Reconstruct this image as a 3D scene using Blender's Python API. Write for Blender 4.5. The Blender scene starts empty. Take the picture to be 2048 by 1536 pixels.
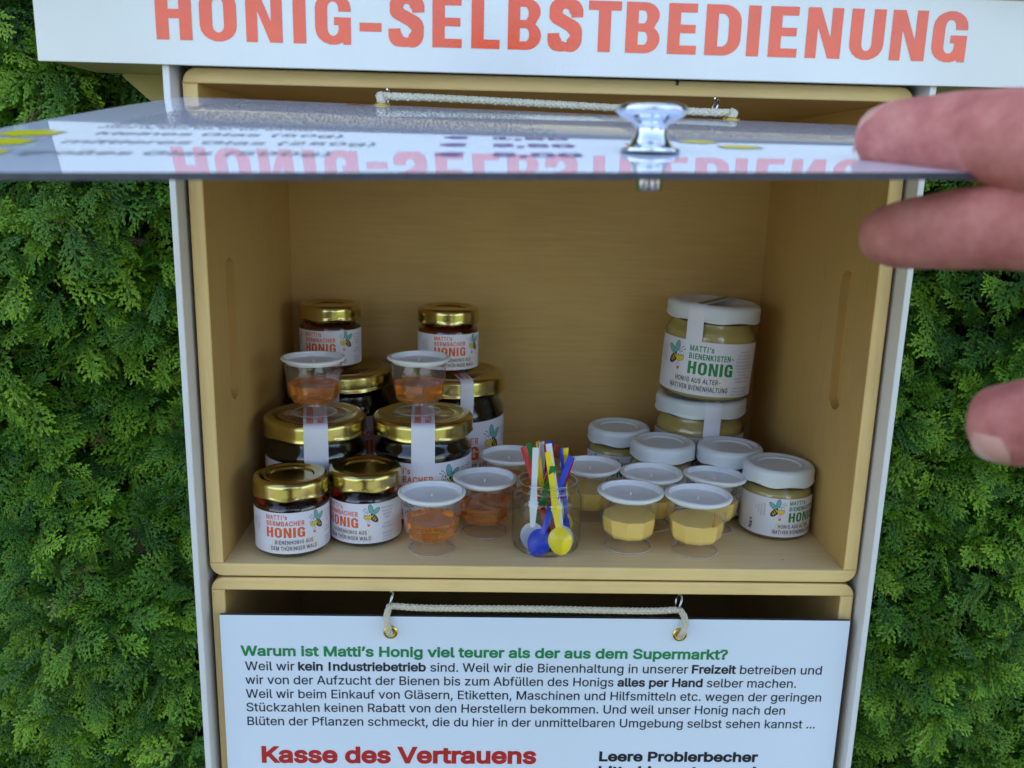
import bpy, bmesh, math, random, os
import numpy as np
from mathutils import Vector, Matrix
from mathutils.geometry import delaunay_2d_cdt, tessellate_polygon
rnd = random.Random(7)
PI = math.pi
sc = bpy.context.scene
COL = sc.collection

# ------------------------------------------------------------------ camera
CP = Vector((-0.0357, -0.5393, 0.2579))
def cam_basis(y, p, r):
    f = Vector((math.sin(y) * math.cos(p), math.cos(y) * math.cos(p), -math.sin(p)))
    rt = Vector((math.cos(y), -math.sin(y), 0)); up = rt.cross(f)
    return math.cos(r) * rt + math.sin(r) * up, -math.sin(r) * rt + math.cos(r) * up, f
RT, UP, FW = cam_basis(0.031, 0.2323, 0.0246)
cam = bpy.data.cameras.new('camera')
cam.sensor_width = 4.72; cam.lens = 4.72 * 1800 / 2048
cam.clip_start = .01; cam.clip_end = 3000
cam.dof.use_dof = True; cam.dof.focus_distance = .60; cam.dof.aperture_fstop = 2.0
camo = bpy.data.objects.new('camera', cam); COL.objects.link(camo)
camo.matrix_world = Matrix(((RT.x, UP.x, -FW.x, CP.x), (RT.y, UP.y, -FW.y, CP.y), (RT.z, UP.z, -FW.z, CP.z), (0, 0, 0, 1)))
sc.camera = camo

# ------------------------------------------------------------------ sky, sun, exposure
SUN_EL, SUN_AZ = math.radians(48), math.radians(-14)      # the sun stands behind the hedge: the stand is in open shade
world = bpy.data.worlds.new('World'); sc.world = world; world.use_nodes = True
wn = world.node_tree; bg = wn.nodes['Background']
sky = wn.nodes.new('ShaderNodeTexSky'); sky.sky_type = 'NISHITA'; sky.sun_disc = False
sky.sun_elevation = SUN_EL; sky.sun_rotation = SUN_AZ; sky.altitude = 300; sky.dust_density = 2.5; sky.air_density = .9
tint = wn.nodes.new('ShaderNodeMix'); tint.data_type = 'RGBA'; tint.blend_type = 'MULTIPLY'; tint.inputs[0].default_value = 1; tint.inputs[7].default_value = (1.09, .985, .885, 1)   # the camera's daylight balance
wn.links.new(sky.outputs[0], tint.inputs[6]); wn.links.new(tint.outputs[2], bg.inputs[0]); bg.inputs[1].default_value = .15
sd = bpy.data.lights.new('sun', 'SUN'); sd.energy = 4; sd.angle = math.radians(.5); sd.color = (1, .95, .86)
so = bpy.data.objects.new('sun', sd); COL.objects.link(so)
sdir = Vector((math.sin(SUN_AZ) * math.cos(SUN_EL), math.cos(SUN_AZ) * math.cos(SUN_EL), math.sin(SUN_EL)))
so.rotation_euler = sdir.to_track_quat('Z', 'Y').to_euler(); so.location = sdir * 20
sc.view_settings.view_transform = 'Standard'; sc.view_settings.look = 'None'
sc.view_settings.gamma = 1; sc.view_settings.use_curve_mapping = False
sc.view_settings.exposure = 2.15
cy = sc.cycles
cy.max_bounces = 14; cy.transparent_max_bounces = 24; cy.transmission_bounces = 12; cy.glossy_bounces = 5; cy.diffuse_bounces = 5
cy.sample_clamp_indirect = 6; cy.blur_glossy = .5

# ------------------------------------------------------------------ materials
def mat(name): 
    m = bpy.data.materials.new(name); m.use_nodes = True
    return m, m.node_tree, m.node_tree.nodes['Principled BSDF']
def N(t, kind, **kw):
    n = t.nodes.new(kind)
    for k, v in kw.items(): setattr(n, k, v)
    return n
def coords(t, scale=(1, 1, 1)):
    tc = N(t, 'ShaderNodeTexCoord'); mp = N(t, 'ShaderNodeMapping'); mp.inputs['Scale'].default_value = scale
    t.links.new(tc.outputs['Object'], mp.inputs[0]); return mp.outputs[0]
def noise(t, vec, scale, detail=4, rough=.5):
    n = N(t, 'ShaderNodeTexNoise'); n.inputs['Scale'].default_value = scale; n.inputs['Detail'].default_value = detail
    n.inputs['Roughness'].default_value = rough; t.links.new(vec, n.inputs['Vector']); return n.outputs['Fac']
def ramp(t, fac, stops):
    r = N(t, 'ShaderNodeValToRGB'); e = r.color_ramp.elements
    while len(e) < len(stops): e.new(.5)
    for el, (p, c) in zip(e, stops): el.position = p; el.color = (*c, 1)
    t.links.new(fac, r.inputs[0]); return r.outputs[0]
def bump(t, b, h, strength, dist=.001):
    n = N(t, 'ShaderNodeBump'); n.inputs['Strength'].default_value = strength; n.inputs['Distance'].default_value = dist
    t.links.new(h, n.inputs['Height']); t.links.new(n.outputs[0], b.inputs['Normal'])
def plain(name, col, rough=.5, metal=0, spec=.5, var=.08, vscale=60, bmp=0, bscale=400, coat=0, coatr=.1, stretch=(1, 1, 1)):
    m, t, b = mat(name); v = coords(t, stretch)
    c0 = tuple(max(0, x * (1 - var)) for x in col); c1 = tuple(min(1, x * (1 + var)) for x in col)
    t.links.new(ramp(t, noise(t, v, vscale, 5), [(.3, c0), (.7, c1)]), b.inputs['Base Color'])
    b.inputs['Roughness'].default_value = rough; b.inputs['Metallic'].default_value = metal
    b.inputs['Specular IOR Level'].default_value = spec; b.inputs['Coat Weight'].default_value = coat; b.inputs['Coat Roughness'].default_value = coatr
    if bmp: bump(t, b, noise(t, v, bscale, 3), bmp)
    return m
def wood_paint(name, col, along, rough=.5):
    m, t, b = mat(name)
    s = {'x': (1, 14, 14), 'z': (14, 14, 1), 'y': (14, 1, 14)}[along]
    v = coords(t, s); v1 = coords(t)
    g = noise(t, v, 22, 8, .62); big = noise(t, v1, 16, 3)
    mx = N(t, 'ShaderNodeMath', operation='ADD'); ml = N(t, 'ShaderNodeMath', operation='MULTIPLY'); ml.inputs[1].default_value = .5
    t.links.new(g, mx.inputs[0]); t.links.new(big, mx.inputs[1]); t.links.new(mx.outputs[0], ml.inputs[0])
    t.links.new(ramp(t, ml.outputs[0], [(.3, tuple(x * .86 for x in col)), (.5, col), (.7, tuple(min(1, x * 1.08) for x in col))]), b.inputs['Base Color'])
    b.inputs['Roughness'].default_value = rough; b.inputs['Specular IOR Level'].default_value = .35
    bump(t, b, g, .35, .0008)
    return m
BEIGE, BEIGE_SHADED = (.88, .63, .28), (.53, .335, .115)  # second tone: the same beige for crate insides, with shade put into the colour
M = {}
M['wood_x'] = wood_paint('painted_wood_x', BEIGE, 'x'); M['wood_z'] = wood_paint('painted_wood_z', BEIGE, 'z'); M['wood_xi'] = wood_paint('shaded_wood_x', BEIGE_SHADED, 'x'); M['wood_floor'] = wood_paint('floor_paint', (.80, .61, .33), 'x'); M['wood_zi'] = wood_paint('shaded_wood_z', BEIGE_SHADED, 'z')
M['wood_back'] = wood_paint('shaded_wood_back', BEIGE_SHADED, 'x', .45)
M['olive'] = wood_paint('olive_paint', (.34, .30, .11), 'x')
M['white_board'] = plain('white_board', (.74, .74, .76), .35, var=.03, bmp=.05)
M['sign_white'] = plain('sign_white', (.66, .67, .66), .13, var=.04, vscale=14, bmp=.10, bscale=900, spec=.6, coat=.12, coatr=.06)
M['sign_red'] = plain('sign_red', (.80, .065, .008), .13, var=.06, vscale=80, bmp=.10, bscale=900, spec=.6, coat=.12, coatr=.06)
M['sheet'] = plain('sheet_white', (.76, .85, .98), .10, var=.015, vscale=10, spec=.5)
M['lid_sheet'] = plain('lid_sheet_white', (.76, .84, .96), .03, var=.015, vscale=10, spec=1.0)
M['core'] = plain('panel_core', (.055, .06, .075), .5, var=.2, vscale=300)
M['print_black'] = plain('print_black', (.018, .019, .028), .3, var=.1)
M['print_green'] = plain('print_green', (.01, .25, .075), .3, var=.1)
M['print_red'] = plain('print_red', (.52, .03, .025), .3, var=.1)
M['print_navy'] = plain('print_navy', (.03, .03, .22), .3, var=.1)
M['print_violet'] = plain('print_violet', (.10, .02, .30), .3, var=.1)
M['print_grey'] = plain('print_grey', (.24, .25, .30), .3, var=.1)
M['print_orange'] = plain('print_orange', (.75, .16, .02), .3, var=.1)
M['lab_orange'] = plain('label_orange', (.72, .11, .02), .4, var=.08)
M['lab_green'] = plain('label_green', (.012, .20, .05), .4, var=.1)
M['yellow'] = plain('print_yellow', (.78, .72, .01), .3, var=.05)
M['cream_print'] = plain('cream_print', (.76, .72, .66), .4, var=.04)
M['hex_line'] = plain('hexagon_line', (.78, .50, .12), .4, var=.05)
M['wing'] = plain('wing_teal', (.15, .42, .45), .4, var=.05)
M['bee_yellow'] = plain('bee_yellow', (.80, .58, .03), .4, var=.05)
M['eye_white'] = plain('eye_white', (.8, .8, .82), .4, var=.02)
M['paper'] = plain('label_paper', (.72, .71, .83), .45, var=.02, vscale=120)
M['gold'] = plain('gold_lacquer', (.54, .44, .16), .21, metal=1, var=.09, vscale=70, coat=.5, coatr=.10, bmp=.04, bscale=260)
M['white_lid'] = plain('white_enamel', (.66, .70, .75), .28, var=.03, vscale=30, bmp=.05, bscale=200)
M['chrome'] = plain('polished_steel', (.78, .83, .93), .13, metal=1, var=.02)
M['steel'] = plain('zinc_steel', (.55, .56, .58), .22, metal=1, var=.1, vscale=300)
M['brass'] = plain('brass', (.80, .55, .12), .18, metal=1, var=.05)
M['rope'] = plain('cotton_rope', (.68, .63, .50), .85, var=.12, vscale=500, bmp=.5, bscale=3000, spec=.1)
M['bark'] = plain('hedge_bark', (.15, .105, .075), .9, var=.4, vscale=60, bmp=.6, bscale=200)
M['felt'] = plain('roof_felt', (.06, .07, .06), .9, var=.2, vscale=50, bmp=.5)
for n, c in (('red', (.62, .012, .014)), ('green', (.008, .22, .045)), ('white', (.72, .74, .80)), ('yellow', (.92, .72, .02)), ('blue', (.008, .045, .62))):
    m = plain('spoon_' + n, c, .28, var=.03); b = m.node_tree.nodes['Principled BSDF']
    b.inputs['Subsurface Weight'].default_value = .15; b.inputs['Subsurface Radius'].default_value = (.002, .002, .002); M['sp_' + n] = m

def thin(name, tint, ior=1.45, rough=.02, haze=0, hazecol=(.9, .9, .95), edge=.5):
    """thin clear wall: passes light straight through and reflects by its index"""
    m = bpy.data.materials.new(name); m.use_nodes = True; t = m.node_tree; t.nodes.clear()
    o = N(t, 'ShaderNodeOutputMaterial'); tr = N(t, 'ShaderNodeBsdfTransparent'); gl = N(t, 'ShaderNodeBsdfGlossy'); fr = N(t, 'ShaderNodeFresnel'); mx = N(t, 'ShaderNodeMixShader')
    tr.inputs[0].default_value = (*tint, 1); gl.inputs['Roughness'].default_value = rough; gl.inputs[0].default_value = (.95, .97, 1, 1); fr.inputs[0].default_value = ior
    gi_ = N(t, 'ShaderNodeNewGeometry'); mi_ = N(t, 'ShaderNodeMix'); mi_.inputs[2].default_value = ior; mi_.inputs[3].default_value = 1 / ior
    t.links.new(gi_.outputs['Backfacing'], mi_.inputs[0]); t.links.new(mi_.outputs[0], fr.inputs[0])
    v = coords(t); nz = N(t, 'ShaderNodeBump'); nz.inputs['Strength'].default_value = .12; nz.inputs['Distance'].default_value = .0006
    t.links.new(noise(t, v, 260, 2), nz.inputs['Height']); t.links.new(nz.outputs[0], gl.inputs['Normal']); t.links.new(nz.outputs[0], fr.inputs['Normal'])
    t.links.new(fr.outputs[0], mx.inputs[0]); t.links.new(tr.outputs[0], mx.inputs[1]); t.links.new(gl.outputs[0], mx.inputs[2])
    lw = N(t, 'ShaderNodeLayerWeight'); lw.inputs[0].default_value = .5; pw = N(t, 'ShaderNodeMath', operation='POWER'); pw.inputs[1].default_value = 3.0; t.links.new(lw.outputs['Facing'], pw.inputs[0])
    t.links.new(ramp(t, pw.outputs[0], [(.0, tint), (.35, tuple(x * (.86 + .14 * edge) for x in tint)), (1, tuple(x * edge for x in tint))]), tr.inputs[0])
    last = mx.outputs[0]
    if haze:
        df = N(t, 'ShaderNodeBsdfTranslucent'); df.inputs[0].default_value = (*hazecol, 1)
        d2 = N(t, 'ShaderNodeBsdfDiffuse'); d2.inputs[0].default_value = (*hazecol, 1); m3 = N(t, 'ShaderNodeMixShader')
        t.links.new(df.outputs[0], m3.inputs[1]); t.links.new(d2.outputs[0], m3.inputs[2])
        m2 = N(t, 'ShaderNodeMixShader'); m2.inputs[0].default_value = haze
        t.links.new(last, m2.inputs[1]); t.links.new(m3.outputs[0], m2.inputs[2]); last = m2.outputs[0]
    t.links.new(last, o.inputs[0]); return m
M['jar_glass'] = thin('jar_glass', (.93, .96, .95), 1.55)
M['cup_plastic'] = thin('cup_plastic', (.97, .97, .96), 1.55, .03, haze=.03, edge=.92)
M['cup_stem'] = thin('cup_stem_plastic', (.96, .96, .96), 1.5, .08, haze=.35, edge=.92)  # whitish haze put in for the bright glint at the cup's stem
def amber(name, density, col, body=1, surf_=(1, 1, 1)):
    m, t, b = mat(name)
    b.inputs['Transmission Weight'].default_value = body; b.inputs['IOR'].default_value = 1.4; b.inputs['Roughness'].default_value = .02
    v = coords(t); t.links.new(ramp(t, noise(t, v, 90, 2), [(.3, tuple(x * .95 for x in surf_)), (.7, surf_)]), b.inputs['Base Color'])
    va = N(t, 'ShaderNodeVolumeAbsorption'); va.inputs[0].default_value = (*col, 1); va.inputs[1].default_value = density
    t.links.new(va.outputs[0], t.nodes['Material Output'].inputs['Volume']); return m
M['honey_cup'] = amber('runny_honey', 62, (.985, .76, .12), .84, (1, .50, .08))
M['honey_jar'] = amber('jar_honey', 170, (.90, .68, .25))
M['honey_dark'] = amber('dark_honey', 150, (.72, .45, .2))
def creamy(name, col, sss=.3):
    m = plain(name, col, .22, var=.05, vscale=90, coat=.3)
    b = m.node_tree.nodes['Principled BSDF']; b.inputs['Subsurface Weight'].default_value = sss
    b.inputs['Subsurface Radius'].default_value = (.008, .005, .002); return m
M['cream_cup'] = creamy('creamed_honey_cup', (1, .68, .19), .5)
M['cream_jar'] = creamy('creamed_honey_jar', (.50, .37, .13), .25)
m = plain('cup_lid_plastic', (.78, .80, .83), .4, var=.02, vscale=200, bmp=.05); b = m.node_tree.nodes['Principled BSDF']
b.inputs['Subsurface Weight'].default_value = .4; b.inputs['Subsurface Radius'].default_value = (.004, .004, .004); M['cup_lid'] = m
# skin
m, t, b = mat('skin'); v = coords(t)
t.links.new(ramp(t, noise(t, v, 110, 6, .65), [(.3, (.55, .16, .14)), (.55, (.73, .27, .23)), (.75, (.80, .37, .32))]), b.inputs['Base Color'])
b.inputs['Roughness'].default_value = .48; b.inputs['Subsurface Weight'].default_value = .35; b.inputs['Subsurface Radius'].default_value = (.008, .003, .002)
bump(t, b, noise(t, coords(t, (3.5, 1, 1)), 420, 7, .78), .8, .0011); M['skin'] = m
M['nail'] = plain('fingernail', (.74, .40, .33), .25, var=.05, coat=.3)
M['sleeve'] = plain('dark_fabric', (.03, .035, .05), .9, var=.2, vscale=400, bmp=.4, bscale=2000)
# foliage
m, t, b = mat('thuja_foliage'); v = coords(t)
oi = N(t, 'ShaderNodeObjectInfo'); at = N(t, 'ShaderNodeAttribute', attribute_name='tip'); geo = N(t, 'ShaderNodeNewGeometry')
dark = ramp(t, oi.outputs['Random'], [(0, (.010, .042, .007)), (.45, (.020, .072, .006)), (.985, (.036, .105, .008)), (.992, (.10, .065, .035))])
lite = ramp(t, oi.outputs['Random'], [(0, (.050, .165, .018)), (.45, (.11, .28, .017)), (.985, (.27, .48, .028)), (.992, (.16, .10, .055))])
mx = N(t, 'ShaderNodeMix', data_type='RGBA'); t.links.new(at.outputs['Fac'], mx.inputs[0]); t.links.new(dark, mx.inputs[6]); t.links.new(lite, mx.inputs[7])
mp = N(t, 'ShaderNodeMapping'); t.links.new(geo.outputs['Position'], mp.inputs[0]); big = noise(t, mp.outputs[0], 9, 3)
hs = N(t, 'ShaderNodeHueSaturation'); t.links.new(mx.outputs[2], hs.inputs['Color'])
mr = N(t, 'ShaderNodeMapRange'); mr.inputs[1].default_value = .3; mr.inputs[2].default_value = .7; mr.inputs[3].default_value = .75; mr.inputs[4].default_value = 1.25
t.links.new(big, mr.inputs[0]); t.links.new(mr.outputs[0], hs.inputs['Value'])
t.links.new(hs.outputs[0], b.inputs['Base Color']); b.inputs['Roughness'].default_value = .42; b.inputs['Specular IOR Level'].default_value = .4
tl = N(t, 'ShaderNodeBsdfTranslucent'); t.links.new(hs.outputs[0], tl.inputs[0]); ms = N(t, 'ShaderNodeMixShader'); ms.inputs[0].default_value = .16
out = t.nodes['Material Output']; t.links.new(b.outputs[0], ms.inputs[1]); t.links.new(tl.outputs[0], ms.inputs[2]); t.links.new(ms.outputs[0], out.inputs[0])
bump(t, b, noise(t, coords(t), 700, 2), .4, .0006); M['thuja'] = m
m, t, b = mat('lawn_ground'); v = coords(t)
t.links.new(ramp(t, noise(t, v, 3, 6), [(.35, (.035, .075, .018)), (.65, (.10, .15, .04))]), b.inputs['Base Color']); b.inputs['Roughness'].default_value = .9
bump(t, b, noise(t, coords(t), 60, 4), .6, .02); M['lawn'] = m
M['paving'] = plain('path_paving', (.13, .125, .12), .85, var=.15, vscale=12, bmp=.3, bscale=80)

# ------------------------------------------------------------------ object helpers
def tag(o, label=None, cat=None, group=None, kind=None):
    if label: o['label'] = label
    if cat: o['category'] = cat
    if group: o['group'] = group
    if kind: o['kind'] = kind
    return o
def empty(name, loc=(0, 0, 0), label=None, cat=None, group=None, parent=None, rz=0, rot=None):
    o = bpy.data.objects.new(name, None); o.empty_display_size = .02; COL.objects.link(o)
    o.location = loc; o.rotation_euler = rot or (0, 0, rz); o.parent = parent
    return tag(o, label, cat, group)
def link(name, me, parent=None, loc=None):
    o = bpy.data.objects.new(name, me); COL.objects.link(o); o.parent = parent
    if loc: o.location = loc
    return o
def add(name, bm, mats, parent=None, smooth=None, origin=None, recalc=True):
    """bmesh (world coordinates, or the parent's) -> one mesh object; origin moves the data so that the parent may sit there"""
    if recalc: bmesh.ops.recalc_face_normals(bm, faces=bm.faces)
    if origin is not None: bmesh.ops.translate(bm, vec=-Vector(origin), verts=bm.verts)
    me = bpy.data.meshes.new(name); bm.to_mesh(me); bm.free()
    for m in (mats if isinstance(mats, (list, tuple)) else [mats]): me.materials.append(M[m])
    if smooth is not None:
        me.polygons.foreach_set('use_smooth', [True] * len(me.polygons)); me.set_sharp_from_angle(angle=math.radians(smooth))
    return link(name, me, parent)
def box(bm, x0, x1, y0, y1, z0, z1, mi=0):
    v = [bm.verts.new(p) for p in ((x0, y0, z0), (x1, y0, z0), (x1, y1, z0), (x0, y1, z0), (x0, y0, z1), (x1, y0, z1), (x1, y1, z1), (x0, y1, z1))]
    fs = [bm.faces.new([v[i] for i in q]) for q in ((0, 3, 2, 1), (4, 5, 6, 7), (0, 1, 5, 4), (1, 2, 6, 5), (2, 3, 7, 6), (3, 0, 4, 7))]
    for f in fs: f.material_index = mi
    return v
def bev(bm, w, seg=2):
    bmesh.ops.bevel(bm, geom=list(bm.edges), offset=w, segments=seg, profile=.6, affect='EDGES', clamp_overlap=True)
def prism(bm, pts, axis, a, b, mi=0):
    """polygon extruded along axis 'x','y','z' from a to b; pts are the two other coordinates in order"""
    def P(p, h): return {'x': (h, p[0], p[1]), 'y': (p[0], h, p[1]), 'z': (p[0], p[1], h)}[axis]
    lo = [bm.verts.new(P(p, a)) for p in pts]; hi = [bm.verts.new(P(p, b)) for p in pts]; n = len(pts)
    fs = [bm.faces.new(lo), bm.faces.new(hi[::-1])] + [bm.faces.new((lo[i], lo[(i + 1) % n], hi[(i + 1) % n], hi[i])) for i in range(n)]
    for f in fs: f.material_index = mi
def lathe(bm, prof, seg=48, mod=None, mi=0, center=(0, 0, 0)):
    """prof: list of (r, z); mod(r, z, angle) -> (r, z)"""
    cx, cy_, cz = center; rings = []
    for r, z in prof:
        if r < 1e-7: rings.append([bm.verts.new((cx, cy_, cz + z))]); continue
        ring = []
        for i in range(seg):
            a = 2 * PI * i / seg; rr, zz = mod(r, z, a) if mod else (r, z)
            ring.append(bm.verts.new((cx + rr * math.cos(a), cy_ + rr * math.sin(a), cz + zz)))
        rings.append(ring)
    for A, B in zip(rings, rings[1:]):
        for i in range(seg):
            j = (i + 1) % seg
            q = [A[i % len(A)], A[j % len(A)], B[j % len(B)], B[i % len(B)]]
            q = [x for k, x in enumerate(q) if x not in q[:k]]
            if len(q) >= 3:
                try: bm.faces.new(q).material_index = mi
                except ValueError: pass
def tube(bm, pts, rad, seg=8, mi=0, caps=True):
    pts = [Vector(p) for p in pts]; rings = []; nrm = None
    for i, p in enumerate(pts):
        d = (pts[min(i + 1, len(pts) - 1)] - pts[max(i - 1, 0)]).normalized()
        if nrm is None: nrm = d.orthogonal().normalized()
        nrm = (nrm - d * nrm.dot(d)); nrm = nrm.normalized() if nrm.length > 1e-6 else d.orthogonal().normalized()
        bi = d.cross(nrm); r = rad[i] if isinstance(rad, (list, tuple)) else rad
        rings.append([bm.verts.new(p + r * (math.cos(2 * PI * k / seg) * nrm + math.sin(2 * PI * k / seg) * bi)) for k in range(seg)])
    for A, B in zip(rings, rings[1:]):
        for k in range(seg): bm.faces.new((A[k], A[(k + 1) % seg], B[(k + 1) % seg], B[k])).material_index = mi
    if caps: bm.faces.new(rings[0][::-1]).material_index = mi; bm.faces.new(rings[-1]).material_index = mi
def smooth_path(pts, n=12):
    pts = [Vector(p) for p in pts]; P = [pts[0]] + pts + [pts[-1]]; out = []
    for i in range(1, len(P) - 2):
        a, b_, c, d = P[i - 1:i + 3]
        for k in range(n):
            t_ = k / n; out.append(.5 * ((2 * b_) + (c - a) * t_ + (2 * a - 5 * b_ + 4 * c - d) * t_ ** 2 + (3 * b_ - a - 3 * c + d) * t_ ** 3))
    return out + [pts[-1]]
def braid(bm, path, R, pitch, r, seg=6):
    """an eight-strand braid: four strands wind one way and four the other"""
    path = [Vector(p) for p in path]; L = [0]
    for a, b_ in zip(path, path[1:]): L.append(L[-1] + (b_ - a).length)
    step = pitch / 14; n = max(4, int(L[-1] / step)); S = []; k = 0
    for i in range(n + 1):
        s = L[-1] * i / n
        while k < len(L) - 2 and L[k + 1] < s: k += 1
        S.append(path[k].lerp(path[k + 1], (s - L[k]) / max(1e-9, L[k + 1] - L[k])))
    nrm = None; fr = []
    for i, p in enumerate(S):
        d = (S[min(i + 1, n)] - S[max(i - 1, 0)]).normalized()
        if nrm is None: nrm = d.orthogonal().normalized()
        nrm = (nrm - d * nrm.dot(d)).normalized(); fr.append((p, nrm.copy(), d.cross(nrm)))
    for sgn in (1, -1):
        for q in range(4):
            pts = []
            for i, (p, a, b_) in enumerate(fr):
                s = L[-1] * i / n; th = sgn * 2 * PI * s / pitch + q * PI / 2
                rr = R - r + .32 * r * math.cos(2 * PI * s / pitch * 4 + (0 if sgn > 0 else PI) + q * PI)
                pts.append(p + rr * (math.cos(th) * a + math.sin(th) * b_))
            tube(bm, pts, r, seg)

# ------------------------------------------------------------------ lettering
def load_font():
    try: return bpy.data.fonts.load(os.path.join(bpy.utils.system_resource('DATAFILES'), 'fonts', 'Inter.woff2'))
    except Exception: return None
FONT = load_font(); _tc = {}
def contours(s, res=3, space=1):
    key = (s, res, space)
    if key in _tc: return _tc[key]
    cu = bpy.data.curves.new('t', 'FONT'); cu.body = s; cu.space_character = space
    if FONT: cu.font = FONT
    ob = bpy.data.objects.new('t', cu); COL.objects.link(ob)
    dg = bpy.context.evaluated_depsgraph_get(); c2 = ob.evaluated_get(dg).to_curve(dg); out = []
    for sp in c2.splines:
        P = [(np.array(p.handle_left[:2]), np.array(p.co[:2]), np.array(p.handle_right[:2])) for p in sp.bezier_points]
        pts = []; n = len(P)
        for i in range(n):
            a = P[i][1]; b = P[i][2]; c = P[(i + 1) % n][0]; d = P[(i + 1) % n][1]; ch = d - a; L = np.hypot(*ch) + 1e-12
            dev = max(abs(ch[0] * (b - a)[1] - ch[1] * (b - a)[0]), abs(ch[0] * (c - a)[1] - ch[1] * (c - a)[0])) / L
            k = 1 if dev < .002 else res
            for j in range(k):
                t = j / k; pts.append((1 - t) ** 3 * a + 3 * (1 - t) ** 2 * t * b + 3 * (1 - t) * t * t * c + t ** 3 * d)
        Q = [pts[0]]
        for p in pts[1:]:
            if np.hypot(*(p - Q[-1])) > 1e-4: Q.append(p)
        if np.hypot(*(Q[-1] - Q[0])) < 1e-4: Q.pop()
        if len(Q) == 12:                            # a slab-serif capital I: keep its stem only
            q = np.array(Q); xs = sorted(set(np.round(q[:, 0], 3)))
            if len(xs) == 4 and len(set(np.round(q[:, 1], 3))) == 4 and abs((xs[3] - xs[0]) - .238) < .03 and q[:, 1].min() < .01: Q = [np.array(p) for p in ((xs[1], 0), (xs[1], q[:, 1].max()), (xs[2] + .0, q[:, 1].max()), (xs[2] + .0, 0))]
        if len(Q) > 2: out.append(np.array(Q))
    bpy.data.objects.remove(ob); _tc[key] = out
    return out
def parea(p): return .5 * np.sum(p[:, 0] * np.roll(p[:, 1], -1) - np.roll(p[:, 0], -1) * p[:, 1])
def text_mesh(s, sx, sy, off=0, res=3, space=1):
    cs = contours(s, res, space); sg = np.sign(parea(max(cs, key=lambda p: abs(parea(p))))); loops = []
    for p in cs:
        p = p * np.array([sx, sy])
        if off:
            e = np.roll(p, -1, 0) - p; e /= np.hypot(e[:, 0], e[:, 1])[:, None] + 1e-12
            n = np.stack([e[:, 1], -e[:, 0]], 1) * sg; m = n + np.roll(n, 1, 0)
            d = np.maximum(.35, (m * n).sum(1)); p = p + m / d[:, None] * off
        loops.append(p)
    V = np.concatenate(loops); E = []; k = 0
    for p in loops: E += [(k + i, k + (i + 1) % len(p)) for i in range(len(p))]; k += len(p)
    sc_ = 1 / max(sx, sy); r = delaunay_2d_cdt([Vector(v * sc_) for v in V], E, [], 0, 1e-6)
    W = np.array([v[:] for v in r[0]]) / sc_; T = np.array([f for f in r[2] if len(f) == 3]); C = W[T].mean(1)
    A = V[[e[0] for e in E]]; B = V[[e[1] for e in E]]; wnum = np.zeros(len(C))
    for i in range(0, len(C), 2000):
        c = C[i:i + 2000, None, :]
        up = (A[None, :, 1] <= c[..., 1]) & (B[None, :, 1] > c[..., 1]); dn = (A[None, :, 1] > c[..., 1]) & (B[None, :, 1] <= c[..., 1])
        side = (B[None, :, 0] - A[None, :, 0]) * (c[..., 1] - A[None, :, 1]) - (c[..., 0] - A[None, :, 0]) * (B[None, :, 1] - A[None, :, 1])
        wnum[i:i + 2000] = (up & (side > 0)).sum(1) - (dn & (side < 0)).sum(1)
    T = T[wnum * sg > 0]; a = W[T]; e1 = a[:, 1] - a[:, 0]; e2 = a[:, 2] - a[:, 0]; cr = e1[:, 0] * e2[:, 1] - e1[:, 1] * e2[:, 0]
    T[cr < 0] = T[cr < 0][:, ::-1]; us = np.unique(T); mp_ = -np.ones(len(W), int); mp_[us] = np.arange(len(us))
    return W[us], mp_[T]
def extent(s, space=1): 
    a = np.concatenate(contours(s, 3, space)); return a[:, 0].min(), a[:, 0].max()
CAPH = np.concatenate(contours('H'))[:, 1].max()
def arc(cx, cy, rx, ry, a0, a1, n=9): return [(cx + rx * math.cos(R_(a0 + (a1 - a0) * i / n)), cy + ry * math.sin(R_(a0 + (a1 - a0) * i / n))) for i in range(n + 1)]
R_ = math.radians
def rect(x0, y0, x1, y1): return [(x0, y0), (x1, y0), (x1, y1), (x0, y1)]
def s_stroke():
    c = smooth_path([(p[0], p[1], 0) for p in ((.545, .665), (.53, .78), (.46, .885), (.325, .917), (.19, .885), (.13, .765), (.165, .655), (.31, .565), (.47, .465), (.530, .33), (.500, .185), (.42, .10), (.32, .083), (.18, .115), (.112, .215), (.098, .345))], 4)
    a, b = [], []
    for i, p in enumerate(c):
        d = (c[min(i + 1, len(c) - 1)] - c[max(i - 1, 0)]).normalized(); n = Vector((-d.y, d.x, 0)); w = .108 * abs(n.x) + .084 * abs(n.y)
        a.append(tuple((p + n * w)[:2])); b.append(tuple((p - n * w)[:2]))
    return [[a[i], b[i], b[i + 1], a[i + 1]] for i in range(len(a) - 1)]
def o_loops(w=.68, t=.235, v=.175, ry=.31): 
    ri = .14
    return [arc(w / 2, 1 - ry + .01, w / 2, ry, 0, 180) + arc(w / 2, ry - .01, w / 2, ry, 180, 360), (arc(w / 2, 1 - v - ri + .01, w / 2 - t, ri, 0, 180) + arc(w / 2, v + ri - .01, w / 2 - t, ri, 180, 360))[::-1]]
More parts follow.
